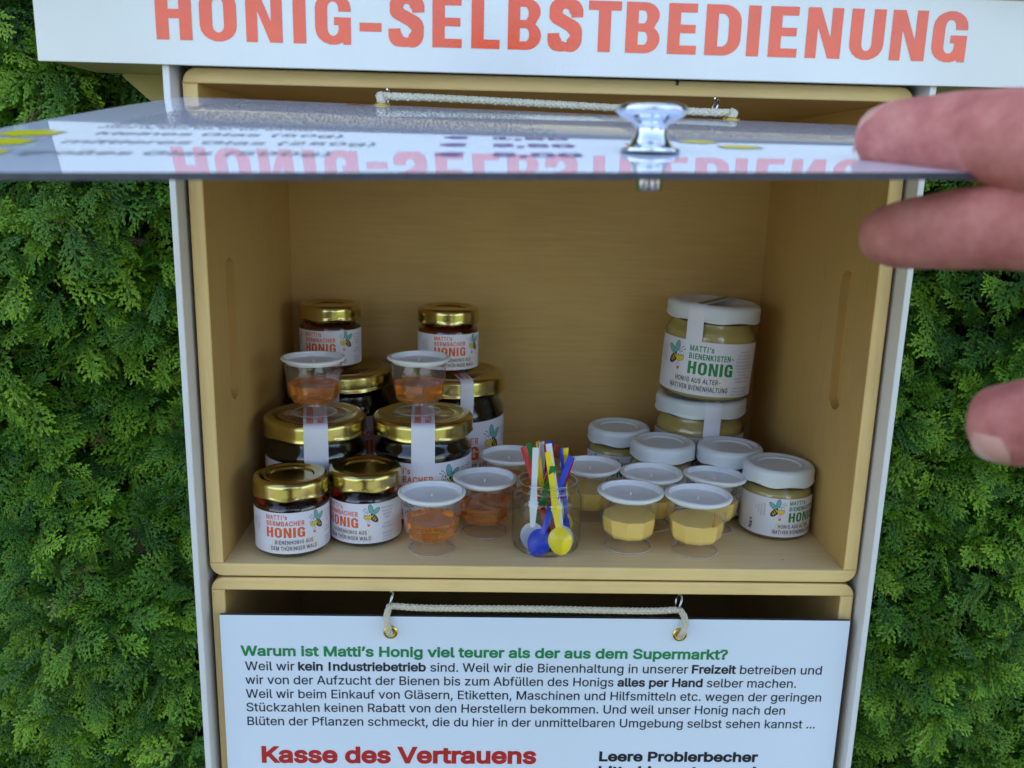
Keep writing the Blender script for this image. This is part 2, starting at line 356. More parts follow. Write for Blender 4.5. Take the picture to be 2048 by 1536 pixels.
def g_loops(w=.68, t=.235, v=.175, ry=.31, ri=.14):
    c = [(w, .64)] + arc(w / 2, 1 - ry + .01, w / 2, ry, 0, 180) + arc(w / 2, ry - .01, w / 2, ry, 180, 360) + [(w, .36), (w - t, .36)] + arc(w / 2, v + ri - .01, w / 2 - t, ri, 360, 180) + arc(w / 2, 1 - v - ri + .01, w / 2 - t, ri, 180, 0) + [(w - t, .64)]
    return [c, rect(w - .15, 0, w, .53), rect(w - t, .30, w, .53), rect(.36, .375, w, .53)]
GLYPH = {
    'H': (.67, [[(0, 0), (.235, 0), (.235, .42), (.435, .42), (.435, 0), (.67, 0), (.67, 1), (.435, 1), (.435, .60), (.235, .60), (.235, 1), (0, 1)]]),
    'O': (.68, o_loops()), 'G': (.68, g_loops()), 'S': (.645, s_stroke()), '-': (.42, [rect(0, .27, .42, .44)]), 'I': (.24, [rect(0, 0, .24, 1)]),
    'N': (.69, [[(0, 0), (.215, 0), (.215, .62), (.45, 0), (.69, 0), (.69, 1), (.475, 1), (.475, .40), (.245, 1), (0, 1)]]),
    'E': (.56, [[(0, 0), (.56, 0), (.56, .175), (.235, .175), (.235, .42), (.53, .42), (.53, .585), (.235, .585), (.235, .825), (.55, .825), (.55, 1), (0, 1)]]),
    'L': (.54, [[(0, 0), (.54, 0), (.54, .18), (.235, .18), (.235, 1), (0, 1)]]),
    'T': (.62, [[(.1925, 0), (.4275, 0), (.4275, .82), (.62, .82), (.62, 1), (0, 1), (0, .82), (.1925, .82)]]),
    'U': (.67, [[(.67, 1), (.435, 1)] + arc(.335, .31, .10, .14, 0, -180) + [(.235, 1), (0, 1)] + arc(.335, .30, .335, .31, 180, 360)]),
    'D': (.67, [[(0, 0)] + arc(.33, .33, .34, .33, -90, 0) + arc(.33, .67, .34, .33, 0, 90) + [(0, 1)], ([(.235, .175)] + arc(.30, .335, .135, .16, -90, 0) + arc(.30, .665, .135, .16, 0, 90) + [(.235, .825)])[::-1]]),
    'B': (.655, [[(0, 0)] + arc(.36, .28, .295, .28, -90, 52) + arc(.36, .745, .275, .255, -40, 90) + [(0, 1)], ([(.235, .165)] + arc(.345, .295, .075, .13, -90, 90) + [(.235, .425)])[::-1], ([(.235, .585)] + arc(.335, .712, .065, .127, -90, 90) + [(.235, .84)])[::-1]])}
for g_k in list(GLYPH):
    w_, lp_ = GLYPH[g_k]; fixed = []
    for l_ in lp_:
        a_ = np.array(l_, float); keep = [i for i in range(len(a_)) if np.hypot(*(a_[i] - a_[i - 1])) > 1e-5]; fixed.append(a_[keep])
    if g_k == 'G':
        fixed[0] = fixed[0] if parea(fixed[0]) > 0 else fixed[0][::-1]
    fixed[0] = fixed[0] if parea(fixed[0]) > 0 else fixed[0][::-1]
    if g_k == 'S': fixed = [q if parea(q) > 0 else q[::-1] for q in fixed]
    GLYPH[g_k] = (w_, fixed)
class Flat:
    """flat print collected as (u, v) triangles with a layer and a material; placed later through a mapping"""
    def __init__(s): s.items = []
    def tris(s, V, T, mi, layer=0): s.items.append((np.array(V, float), [tuple(t) for t in T], mi, layer)); return s
    def text(s, txt, u0, v0, cap, u1=None, sx=None, bold=0, mi=0, layer=2, space=1, rot=0, res=3):
        """baseline starts at (u0, v0); cap height; either the right end u1 or the width factor sx; bold as share of cap height"""
        sy = cap / CAPH; a, b = extent(txt, space)
        if u1 is not None: k = (u1 - u0 - 2 * bold * cap) / (b - a)
        else: k = sy * (sx or 1)
        off = bold * cap; V, T = text_mesh(txt, k, (cap - 2 * off) / CAPH if off > 0 else sy, off, res, space)
        V = V - np.array([a * k - off, -off])
        if rot: c, n = math.cos(rot), math.sin(rot); V = V @ np.array([[c, n], [-n, c]])
        return s.tris(V + np.array([u0, v0]), T, mi, layer)
    def caps(s, txt, u0, v0, cap, u1, gap=.15, mi=0, layer=2):
        """heavy condensed capitals fitted between u0 and u1"""
        tot = sum(GLYPH[c][0] for c in txt) + gap * (len(txt) - 1); k = (u1 - u0) / tot; x = u0
        for c in txt:
            key = 'glyph' + c; _tc[(key, 3, 1)] = GLYPH[c][1]
            V, T = text_mesh(key, k, cap, 0); s.tris(V + np.array([x, v0]), T, mi, layer); x += (GLYPH[c][0] + gap) * k
        return s
    def line(s, runs, u0, v0, cap, u1, bold=.055, mi=0, layer=2):
        """a line of (text, is_bold) runs set on one baseline and fitted to the width"""
        sy = cap / CAPH; full = ''.join(r[0] for r in runs); pos = 0; W = extent('|' + full + '|'); x0 = extent('|')
        k = (u1 - u0) / ((W[1] - W[0]) - 2 * (x0[1] - x0[0])); done = ''
        for txt, bd in runs:
            w0 = extent('|' + done + '|')[1] if done else x0[1]
            st = w0 - x0[1] + 0.0
            lead = extent('|' + done + txt.strip() + '|')
            a, b = extent(txt.strip()); off = bold * cap if bd else 0.012 * cap
            V, T = text_mesh(txt.strip(), k, (cap - 2 * off) / CAPH, off)
            st += (extent('|' + done + ' ' * (len(txt) - len(txt.lstrip())) + '|')[1] - w0)
            V = V - np.array([a * k, -off]); s.tris(V + np.array([u0 + st * k, v0]), T, mi, layer); done += txt
        return s
    def poly(s, pts, mi, layer=1):
        tr = tessellate_polygon([[Vector((p[0], p[1], 0)) for p in pts]]); return s.tris(pts, tr, mi, layer)
    def ellipse(s, cu, cv, a, b, rot, mi, layer=1, n=22):
        c, q = math.cos(rot), math.sin(rot); P = [(cu + a * math.cos(2 * PI * i / n) * c - b * math.sin(2 * PI * i / n) * q, cv + a * math.cos(2 * PI * i / n) * q + b * math.sin(2 * PI * i / n) * c) for i in range(n)]
        return s.tris(P, [(0, i, i + 1) for i in range(1, n - 1)], mi, layer)
    def stroke(s, pts, w, mi, layer=2):
        P = [Vector((p[0], p[1])) for p in pts]
        for a, b in zip(P, P[1:]):
            d = (b - a).normalized(); n = Vector((-d.y, d.x)) * w / 2; a2 = a - d * w * .3; b2 = b + d * w * .3
            s.tris([a2 - n, b2 - n, b2 + n, a2 + n], [(0, 1, 2), (0, 2, 3)], mi, layer)
        return s
    def grid(s, u0, u1, v0, v1, nu, nv, mi, layer=0):
        V = [(u0 + (u1 - u0) * i / nu, v0 + (v1 - v0) * j / nv) for j in range(nv + 1) for i in range(nu + 1)]
        T = []
        for j in range(nv):
            for i in range(nu): q = j * (nu + 1) + i; T += [(q, q + 1, q + nu + 2), (q, q + nu + 2, q + nu + 1)]
        return s.tris(V, T, mi, layer)
    def build(s, name, mats, fn, parent=None, origin=None, cut=None, gap=.00004, only=None):
        """fn(u, v, height) -> point; cut: split every face along u at this spacing so it can bend"""
        bm = bmesh.new()
        for n_, (V, T, mi, layer) in enumerate(s.items):
            h = (layer + (n_ % 7) * .1) * gap
            vs = [bm.verts.new((v[0], v[1], h)) for v in V]
            for t in T:
                try: bm.faces.new([vs[i] for i in t]).material_index = mi
                except ValueError: pass
        if cut:
            us = [v.co.x for v in bm.verts]; u = math.floor(min(us) / cut) * cut
            while u < max(us):
                g = [f for f in bm.faces if min(v.co.x for v in f.verts) < u - 1e-7 and max(v.co.x for v in f.verts) > u + 1e-7]
                if g: bmesh.ops.bisect_plane(bm, geom=g + list({e for f in g for e in f.edges}) + list({v for f in g for v in f.verts}), plane_co=(u, 0, 0), plane_no=(1, 0, 0), dist=1e-7)
                u += cut
        for v in bm.verts: v.co = Vector(fn(v.co.x, v.co.y, v.co.z))
        return add(name, bm, mats, parent, origin=origin, recalc=False)

# ------------------------------------------------------------------ ground
bm = bmesh.new()
S_ = 300
for x0, x1, y0, y1 in ((-S_, S_, -S_, S_),):
    vs = [bm.verts.new(p) for p in ((x0, y0, -1.104), (x1, y0, -1.104), (x1, y1, -1.104), (x0, y1, -1.104))]; bm.faces.new(vs)
tag(add('ground', bm, 'lawn'), kind='structure')
bm = bmesh.new(); box(bm, -6, 6, -3.4, -.15, -1.16, -1.10)
tag(add('path', bm, 'paving'), kind='structure')

# ------------------------------------------------------------------ the stand: one thing
W2, H, T_, D = .21, .3107, .0086, .2332
cab = empty('honey_stand', (0, 0, 0), 'self-service honey stand of two beige wooden crates between white side boards under a white sign', 'display stand')
def rrect(x0, x1, z0, z1, r, n=6):
    P = []
    for cx, cz, a0 in ((x1 - r, z0 + r, -PI / 2), (x1 - r, z1 - r, 0), (x0 + r, z1 - r, PI / 2), (x0 + r, z0 + r, PI)):
        P += [(cx + r * math.cos(a0 + PI / 2 * i / n), cz + r * math.sin(a0 + PI / 2 * i / n)) for i in range(n + 1)]
    return P
def inset(pts, w):
    P = np.array(pts, float); keep = [i for i in range(len(P)) if np.hypot(*(P[i] - P[i - 1])) > 1e-6]; P = P[keep]; sg = np.sign(parea(P))
    e = np.roll(P, -1, 0) - P; e /= np.hypot(e[:, 0], e[:, 1])[:, None]; n = np.stack([-e[:, 1], e[:, 0]], 1) * sg; m = n + np.roll(n, 1, 0)
    return P + m / np.maximum(.5, (m * n).sum(1))[:, None] * w
def board(name, pts, mname, parent, y0=0, y1=D - .004, w=.0010):
    bm = bmesh.new(); rings = [[bm.verts.new((x, y, z)) for x, z in inset(pts, q)] for q, y in ((w, y0), (w * .35, y0 + w * .3), (0, y0 + w), (0, y1))]
    for A, B in zip(rings, rings[1:]):
        for i in range(len(A)): bm.faces.new((A[i], A[(i + 1) % len(A)], B[(i + 1) % len(A)], B[i]))
    bm.faces.new(rings[0]); bm.faces.new(rings[-1][::-1])
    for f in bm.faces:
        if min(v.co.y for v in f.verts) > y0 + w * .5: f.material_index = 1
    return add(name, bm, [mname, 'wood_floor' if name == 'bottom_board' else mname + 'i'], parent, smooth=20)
def crate(z0, parent, name, slots=True):
    """a crate lying on its side: four boards with rounded outer corners, mitred, and a back"""
    z1 = z0 + H; c = empty(name, (0, 0, 0), parent=parent); R = T_; n = 6
    def arc(cx, cz, a0, a1): return [(cx + R * math.cos(a0 + (a1 - a0) * i / n), cz + R * math.sin(a0 + (a1 - a0) * i / n)) for i in range(n + 1)]
    g = .0001
    # bottom board runs full width with both lower corners, top board likewise, side boards between them
    bot = arc(-W2 + R, z0 + R, PI, 1.5 * PI) + arc(W2 - R, z0 + R, 1.5 * PI, 2 * PI) + [(W2, z0 + T_), (-W2, z0 + T_)]
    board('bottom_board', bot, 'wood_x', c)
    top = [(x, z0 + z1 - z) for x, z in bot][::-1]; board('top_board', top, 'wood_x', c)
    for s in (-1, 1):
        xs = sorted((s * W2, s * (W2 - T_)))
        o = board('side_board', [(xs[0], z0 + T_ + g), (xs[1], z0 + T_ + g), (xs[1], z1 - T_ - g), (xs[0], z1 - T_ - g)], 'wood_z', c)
        if slots:
            bm = bmesh.new(); r = .0108; yc, za, zb = .0462, z0 + .1165, z0 + .1890
            P = [(yc + r * math.cos(a), za + r * math.sin(a)) for a in [PI + PI * i / 10 for i in range(11)]] + [(yc + r * math.cos(a), zb + r * math.sin(a)) for a in [PI * i / 10 for i in range(11)]]
            prism(bm, P, 'x', *sorted((s * (W2 - T_ - .01), s * (W2 - T_ + .0058))), mi=1); bmesh.ops.recalc_face_normals(bm, faces=bm.faces)
            me = bpy.data.meshes.new('cut'); bm.to_mesh(me); bm.free(); co = link('cut', me)
            md = o.modifiers.new('slot', 'BOOLEAN'); md.object = co; md.operation = 'DIFFERENCE'; md.solver = 'EXACT'
            dg = bpy.context.evaluated_depsgraph_get(); nm = bpy.data.meshes.new_from_object(o.evaluated_get(dg)); o.modifiers.clear(); o.data = nm; bpy.data.objects.remove(co)
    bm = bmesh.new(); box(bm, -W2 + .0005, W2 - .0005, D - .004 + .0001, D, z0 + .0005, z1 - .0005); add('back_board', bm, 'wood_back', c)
    for x in (-.0944, .0944):
        bm = bmesh.new(); zr = z1 - T_ - .0062; R_ = .0052; yr = .0022
        tube(bm, [(x + .0016 * math.sin(a), yr + R_ * math.cos(a), zr + R_ * math.sin(a)) for a in [PI / 2 + 2 * PI * .95 * i / 30 for i in range(31)]], .0008, 8)
        tube(bm, [(x, yr, zr + R_), (x, yr, z1 - T_ + .004)], .0009, 8)
        add('screw_eye', bm, 'steel', c, smooth=60)
    return c
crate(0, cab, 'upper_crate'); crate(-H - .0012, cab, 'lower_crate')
for s in (-1, 1):
    bm = bmesh.new(); xs = sorted((s * .2122, s * .2160)); box(bm, xs[0], xs[1], -.0135, .246, -1.10, .3545); bev(bm, .0004, 1)
    add('side_panel', bm, 'white_board', cab)
bm = bmesh.new(); box(bm, -.2121, .2121, .238, .244, -1.10, .3100); add('rear_panel', bm, 'olive', cab)
bm = bmesh.new(); box(bm, -.2121, .2121, .02, .2375, -.330, -.322); add('shelf', bm, 'wood_x', cab)
bm = bmesh.new(); box(bm, -.2808, .2808, -.0180, -.0138, .3098, .3555)
bmesh.ops.translate(bm, vec=(0, 0, 0), verts=bm.verts); bev(bm, .0005, 2); sign = add('sign_board', bm, 'sign_white', cab)
fl = Flat(); x = -.2154
SP = [(315, 385), (400, 472), (490, 561), (582, 607), (625, 695), (712, 755), (770, 838), (855, 913), (932, 988), (1004, 1070), (1084, 1151), (1163, 1228), (1238, 1306), (1322, 1380), (1397, 1468), (1481, 1506), (1525, 1583), (1600, 1671), (1688, 1757), (1771, 1842), (1855, 1925)]
for ch, (p0, p1) in zip('HONIG-SELBSTBEDIENUNG', SP):
    # each letter a piece of its own, set at its measured place in the word (steps of 0.2753 mm)
    f1 = Flat(); f1.caps(ch, -.21537 + (p0 - 318) * .0002753, 0, .0262, -.21537 + (p1 - 318) * .0002753, layer=3)
    f1.build('letter', ['sign_red'], lambda u, v, h: (u, -.0180 - .00012 - h, .3226 + v), sign)
for s in (-1, 1):
    bm = bmesh.new(); xs = sorted((s * .2162, s * .277)); box(bm, xs[0], xs[1], -.0136, .0492, .3106, .3190); add('soffit_board', bm, 'olive', cab)
    bm = bmesh.new(); prism(bm, [(s * .2162, .3105), (s * .2620, .3105), (s * .2620, .3090), (s * .2450, .2940), (s * .2162, .2655)], 'y', .0495, .0585); add('gusset_board', bm, 'olive', cab)
# roof: a low gable seen only by its front underside
for s in (-1, 1):
    bm = bmesh.new(); prism(bm, [(0, .4000), (s * .318, .3572), (s * .318, .3662), (0, .4100)], 'y', -.040, .290); add('roof_board', bm, ['olive'], cab)
    bm = bmesh.new(); prism(bm, [(0, .4102), (s * .321, .3664), (s * .321, .3684), (0, .4124)], 'y', -.043, .293); add('roofing_felt', bm, ['felt'], cab)
bm = bmesh.new(); prism(bm, [(-.272, .3557), (.272, .3557), (.272, .3632), (0, .3998), (-.272, .3632)], 'y', -.0134, -.0054); add('gable_board', bm, 'olive', cab)
for x in (.0715,):
    bm = bmesh.new(); box(bm, x - .0008, x + .0008, -.0006, .01, H - .0028, H + .0006); add('staple', bm, 'print_black', cab)
# small chips where the two painted crates touch
# ------------------------------------------------------------------ lower notice sheet
SY = -.0062; SZ = -.0241
low = empty('notice_panel', (0, SY, SZ), 'white notice panel with green, black and red text hung in front of the lower crate', 'notice panel')
O = (0, SY, SZ)
bm = bmesh.new(); box(bm, -.2036, .2068, SY, SY + .0026, SZ - .285, SZ, 1)
for f in bm.faces:
    if f.normal.y < -.5 or abs(f.calc_center_median().y - SY) < 1e-6: f.material_index = 0
add('sheet', bm, ['sheet', 'core'], low, origin=O)
sm = lambda u, v, h: (u, SY - .00008 - h, v)
f = Flat(); f.text("Warum ist Matti’s Honig viel teurer als der aus dem Supermarkt?", -.1911, -.0530, .0074, u1=.1277, bold=.05); f.build('heading_lettering', ['print_green'], sm, low, O)
f = Flat()
BODY = [([('Weil wir ', 0), ('kein Industriebetrieb', 1), (' sind. Weil wir die Bienenhaltung in unserer ', 0), ('Freizeit', 1), (' betreiben und', 0)], -.1915, .1922, -.0634),
        ([('wir von der Aufzucht der Bienen bis zum Abfüllen des Honigs ', 0), ('alles per Hand', 1), (' selber machen.', 0)], -.1917, .1757, -.0734),
        ([('Weil wir beim Einkauf von Gläsern, Etiketten, Maschinen und Hilfsmitteln etc. wegen der geringen', 0)], -.1918, .1934, -.0836),
        ([('Stückzahlen keinen Rabatt von den Herstellern bekommen. Und weil unser Honig nach den', 0)], -.1919, .1702, -.0936),
        ([('Blüten der Pflanzen schmeckt, die du hier in der unmittelbaren Umgebung selbst sehen kannst ...', 0)], -.1917, .1918, -.1039)]
for runs, u0, u1, v in BODY: f.line(runs, u0, v, .0064, u1, bold=.045)
f.build('body_lettering', ['print_black'], sm, low, O)
f = Flat(); f.text('Kasse des Vertrauens', -.1807, -.1324, .0128, u1=.0034, bold=.06); f.build('red_lettering', ['print_red'], sm, low, O)
f = Flat(); f.text('Leere Probierbecher', .0461, -.1301, .0077, u1=.1545, bold=.06); f.text('bitte hier entsorgen!', .0461, -.1414, .0077, u1=.1540, bold=.06)
f.build('black_lettering', ['print_black'], sm, low, O)
def eyelet(name, parent, p, nrm, origin):
    bm = bmesh.new(); R0, r0 = .0034, .0011
    q = Vector(nrm).to_track_quat('Z', 'Y')
    prof = [(R0 + r0 * 1.2 * math.cos(a), r0 * .8 * math.sin(a)) for a in [2 * PI * i / 10 for i in range(11)]]
    lathe(bm, prof, 28)
    for v in bm.verts: v.co = Vector(p) + q @ v.co
    return add(name, bm, 'brass', parent, smooth=60, origin=origin)
for x in (-.0941, .0948): eyelet('eyelet', low, (x, SY - .0005, -.0349), (0, -1, 0), O)
for x in (-.0941, .0948):
    bm = bmesh.new(); lathe(bm, [(0, 0), (.0026, 0), (.0026, .0002), (0, .0002)], 20)
    for v in bm.verts: v.co = Vector((x, SY - .0003, -.0349)) + Vector((v.co.x, -v.co.z, v.co.y))
    add('eyelet_hole', bm, 'core', low, origin=O)
def rope(name, label, pts, R=.00215, grp=None):
    o = empty(name, pts[0], label, 'rope')
    bm = bmesh.new(); braid(bm, smooth_path(pts, 10), R, .0125, .00094)
    add('braid', bm, 'rope', o, smooth=80, origin=pts[0])
    return o
RZ = -.0183
pts = [(-.0941, -.0030, -.0362), (-.0943, -.0080, -.0352), (-.0952, -.0102, -.0300), (-.0962, -.0085, -.0235), (-.0952, -.0040, -.0195), (-.0925, -.0022, -.0188), (-.07, -.0040, -.0190), (0, -.0046, -.0186),
       (.07, -.0040, -.0196), (.0925, -.0022, -.0196), (.0958, -.0045, -.0205), (.0972, -.0085, -.0240), (.0962, -.0102, -.0300), (.0949, -.0080, -.0352), (.0948, -.0030, -.0362)]
rope('lower_rope', 'braided cream rope stretched between two screw eyes above the white notice panel', pts)

# ------------------------------------------------------------------ upper flap, held up by a hand
BL, BR, FL_, FR = (Vector(p) for p in ((-.2039, -.0130, .2937), (.2064, -.0130, .2875), (-.2048, -.3120, .2534), (.2055, -.3080, .2632)))
LW, LL = .4103, .299
def lidp(u, v, h=0):
    s, t = u / LW, v / LL
    p = (1 - t) * ((1 - s) * BL + s * BR) + t * ((1 - s) * FL_ + s * FR)
    dU = ((1 - t) * (BR - BL) + t * (FR - FL_)).normalized(); dV = ((1 - s) * (FL_ - BL) + s * (FR - BR)).normalized()
    n = dV.cross(dU).normalized()
    if n.z < 0: n = -n
    return p + n * (h + .0013 * 4 * t * (1 - t))
LO = tuple((BL + BR) / 2)
flap = empty('price_flap', LO, 'glossy white price flap hinged on ropes and held up by a hand, with chrome knob', 'flap')
bm = bmesh.new(); nu, nv = 24, 18; TH = .0019
g = [[[bm.verts.new(lidp(LW * i / nu, LL * j / nv, h)) for j in range(nv + 1)] for i in range(nu + 1)] for h in (0, -TH)]
for i in range(nu):
    for j in range(nv):
        bm.faces.new((g[0][i][j], g[0][i + 1][j], g[0][i + 1][j + 1], g[0][i][j + 1])); bm.faces.new((g[1][i][j], g[1][i][j + 1], g[1][i + 1][j + 1], g[1][i + 1][j])).material_index = 0
for i in range(nu):
    for j in (0, nv): bm.faces.new((g[0][i][j], g[0][i + 1][j], g[1][i + 1][j], g[1][i][j])).material_index = 1
for j in range(nv):
    for i in (0, nu): bm.faces.new((g[0][i][j], g[0][i][j + 1], g[1][i][j + 1], g[1][i][j])).material_index = 1
add('sheet', bm, ['lid_sheet', 'core'], flap, smooth=30, origin=LO)
lm = lambda u, v, h: lidp(u, -v, .00008 + h)       # v is negative down the sheet
f = Flat()
for v, wds, u1, cap in ((-.2140, 'kleines Glas (50g)', .1195, .0085), (-.2390, 'mittleres Glas (250g)', .1335, .0085), (-.2660, 'großes Glas (500g)', .1240, .0085)): f.text(wds, .038, v, cap, u1=u1, bold=.02)
f.build('size_lettering', ['print_grey'], lm, flap, LO)
f = Flat()
for v, n_ in ((-.2140, '1,50'), (-.2390, '2,50'), (-.2660, '5,00')): f.text('€', .1535, v, .0095, u1=.1620, bold=.06); f.text(n_, .170, v, .0095, u1=.1960, bold=.06)
f.build('price_lettering', ['print_violet'], lm, flap, LO)
f = Flat(); v = -.030
r2 = random.Random(3)
while v > -.196:                                    # lines of small print, too flat to the eye to be read
    for u0, u1 in ((.030, .196), (.222, .372)):
        u = u0; end = u1 - r2.random() * .02
        while u < end:
            w = r2.uniform(.004, .017); u_ = u
            while u_ < min(u + w, end):
                ww = r2.uniform(.0007, .0016); hh = .0026 * r2.choice((1, 1, 1.5)); f.poly([(u_, v), (u_ + ww, v), (u_ + ww, v + hh), (u_, v + hh)], 0); u_ += ww + r2.uniform(.0004, .0008)
            u += w + .0022
    v -= .0068 if r2.random() > .12 else .0125
f.build('small_print', ['print_grey'], lm, flap, LO)
f = Flat(); f.text('Hier', .0905, -.016, .009, u1=.1015, bold=.08); f.build('red_lettering', ['print_red'], lm, flap, LO)
f = Flat(); f.stroke([(.2125, -.030), (.2142, -.236)], .0019, 0); f.build('orange_line', ['print_orange'], lm, flap, LO)
def hexa(f, cu, cv, r, mi_fill, mi_line, lw, a0=PI / 6):
    P = lambda R: [(cu + R * math.cos(a0 + PI / 3 * i), cv + R * math.sin(a0 + PI / 3 * i)) for i in range(6)]
    f.poly(P(r), mi_line, 1); f.poly(P(r - lw), mi_fill, 2)
for cu, cv in ((.0170, -.2130), (.0195, -.2385), (.0245, -.2640), (.0070, -.2600), (.2395, -.2140), (.2490, -.2330)):
    f = Flat(); hexa(f, cu, cv, .0112 if cu < .1 else .0078, 0, 1, .0009); f.build('hexagon', ['yellow', 'print_grey'], lm, flap, LO)
for u in (.1087, .3031): eyelet('eyelet', flap, lidp(u, .0065, .0006), (0, -.12, 1), LO)
# knob
kb = lidp(.2169, .2520); bm = bmesh.new()
prof = [(0, 0), (.0088, 0), (.0090, .0006), (.0088, .0012), (.0072, .0016), (.0060, .0030), (.0052, .0050), (.0047, .0072), (.0047, .0088), (.0054, .0100), (.0072, .0112), (.0092, .0124), (.0103, .0136), (.0106, .0147), (.0104, .0156), (.0096, .0163), (.0078, .0168), (.0045, .0171), (0, .0172)]
lathe(bm, [(r, z * .82) for r, z in prof], 48, center=kb + Vector((0, 0, .0001))); knob = add('knob', bm, 'chrome', flap, smooth=50, origin=LO)
bm = bmesh.new(); lathe(bm, [(0, 0), (.0040, 0), (.0040, -.0086), (.0036, -.0091), (.0014, -.0091), (.0014, -.0083), (0, -.0083)], 24, center=kb + Vector((0, -.001, -TH - .0002)))
add('knob_screw', bm, 'chrome', flap, smooth=40, origin=LO)
e0, e1_ = lidp(.1087, .0065, 0), lidp(.3031, .0065, 0)
pts = [e0 + Vector((0, 0, .0008)), e0 + Vector((-.0006, -.0012, .0030)), e0 + Vector((-.0008, .0012, .0052)), e0 + Vector((.0018, .0035, .0052)), Vector((-.06, -.0065, .2968)), Vector((0, -.0072, .2952)), Vector((.05, -.0068, .2938)),
       e1_ + Vector((-.0030, .0040, .0040)), e1_ + Vector((.0006, .0035, .0046)), e1_ + Vector((.0016, .0005, .0036)), e1_ + Vector((.0004, 0, .0008))]
rope('upper_rope', 'braided cream rope tied behind the chrome knob of the lifted flap', [tuple(p) for p in pts])

# ------------------------------------------------------------------ honey jars
def bee(f, cu, cv, s, flip=1, mi=None):
    """cartoon bee print with a small honey bucket; s = overall height; flip=-1 turns it to face right"""
    K, Y, Wg, Ey, Bk = mi['black'], mi['yellow'], mi['wing'], mi['eye'], mi['line']
    X = lambda x: cu + flip * x * s; Yv = lambda y: cv + y * s
    def el(x, y, a, b, rot, m_, layer): f.ellipse(X(x), Yv(y), a * s, b * s, rot * flip if flip > 0 else PI - rot, m_, layer)
    for (x, y, rot) in ((.02, .34, 1.75), (.26, .22, .72)):
        el(x, y, .245, .115, rot, K, 3); el(x, y, .225, .098, rot, Wg, 4)
    el(.16, -.10, .27, .145, -.85, K, 5)
    for k_, (dx, dy) in enumerate(((.09, -.01), (.165, -.10), (.235, -.185))): el(dx, dy, .022, .115 - .02 * k_, -.85 + .25, Y, 6)
    el(-.12, -.02, .185, .165, .1, K, 7); el(-.12, -.02, .172, .152, .1, Y, 8)
    for x in (-.20, -.05): el(x, .09, .082, .105, 0, K, 9); el(x, .09, .070, .092, 0, Ey, 10); el(x + .0, .055, .026, .036, 0, K, 11)
    f.stroke([(X(-.20), Yv(-.085)), (X(-.12), Yv(-.115)), (X(-.05), Yv(-.085))], .014 * s, Bk, 9)
    for x0, x1, y1 in ((-.17, -.33, .30), (-.10, -.26, .38)): f.stroke([(X(x0), Yv(.16)), (X((x0 + x1) / 2), Yv(y1 - .04)), (X(x1), Yv(y1))], .014 * s, K, 6); el(x1, y1, .022, .022, 0, K, 7)
    f.stroke([(X(-.09), Yv(-.20)), (X(-.15), Yv(-.36)), (X(-.02), Yv(-.36)), (X(-.05), Yv(-.20))], .010 * s, K, 5)
    f.poly([(X(-.155), Yv(-.36)), (X(-.02), Yv(-.36)), (X(-.045), Yv(-.50)), (X(-.13), Yv(-.50))], Bk, 8); el(-.088, -.36, .066, .022, 0, Ey, 9)
LM = ['paper', 'lab_orange', 'print_navy', 'print_black', 'bee_yellow', 'wing', 'eye_white', 'hex_line', 'cream_print', 'lab_green', 'print_grey']
MI = dict(black=3, yellow=4, wing=5, eye=6, line=1)
def hexrow(f, u0, u1, v, h):
    """row of cream honeycomb cells with an orange outline behind a line of text"""
    n = max(2, round((u1 - u0) / (h * .9))); st = (u1 - u0) / n; r = st / math.sqrt(3) * 1.0
    for k in range(n):
        hexa(f, u0 + st * (k + .5), v, r * 1.08, 8, 7, .00028 * (h / .003) ** .5)
    f.poly([(u0 + st * .3, v - h * .42), (u1 - st * .3, v - h * .42), (u1 - st * .3, v + h * .42), (u0 + st * .3, v + h * .42)], 8, 3)
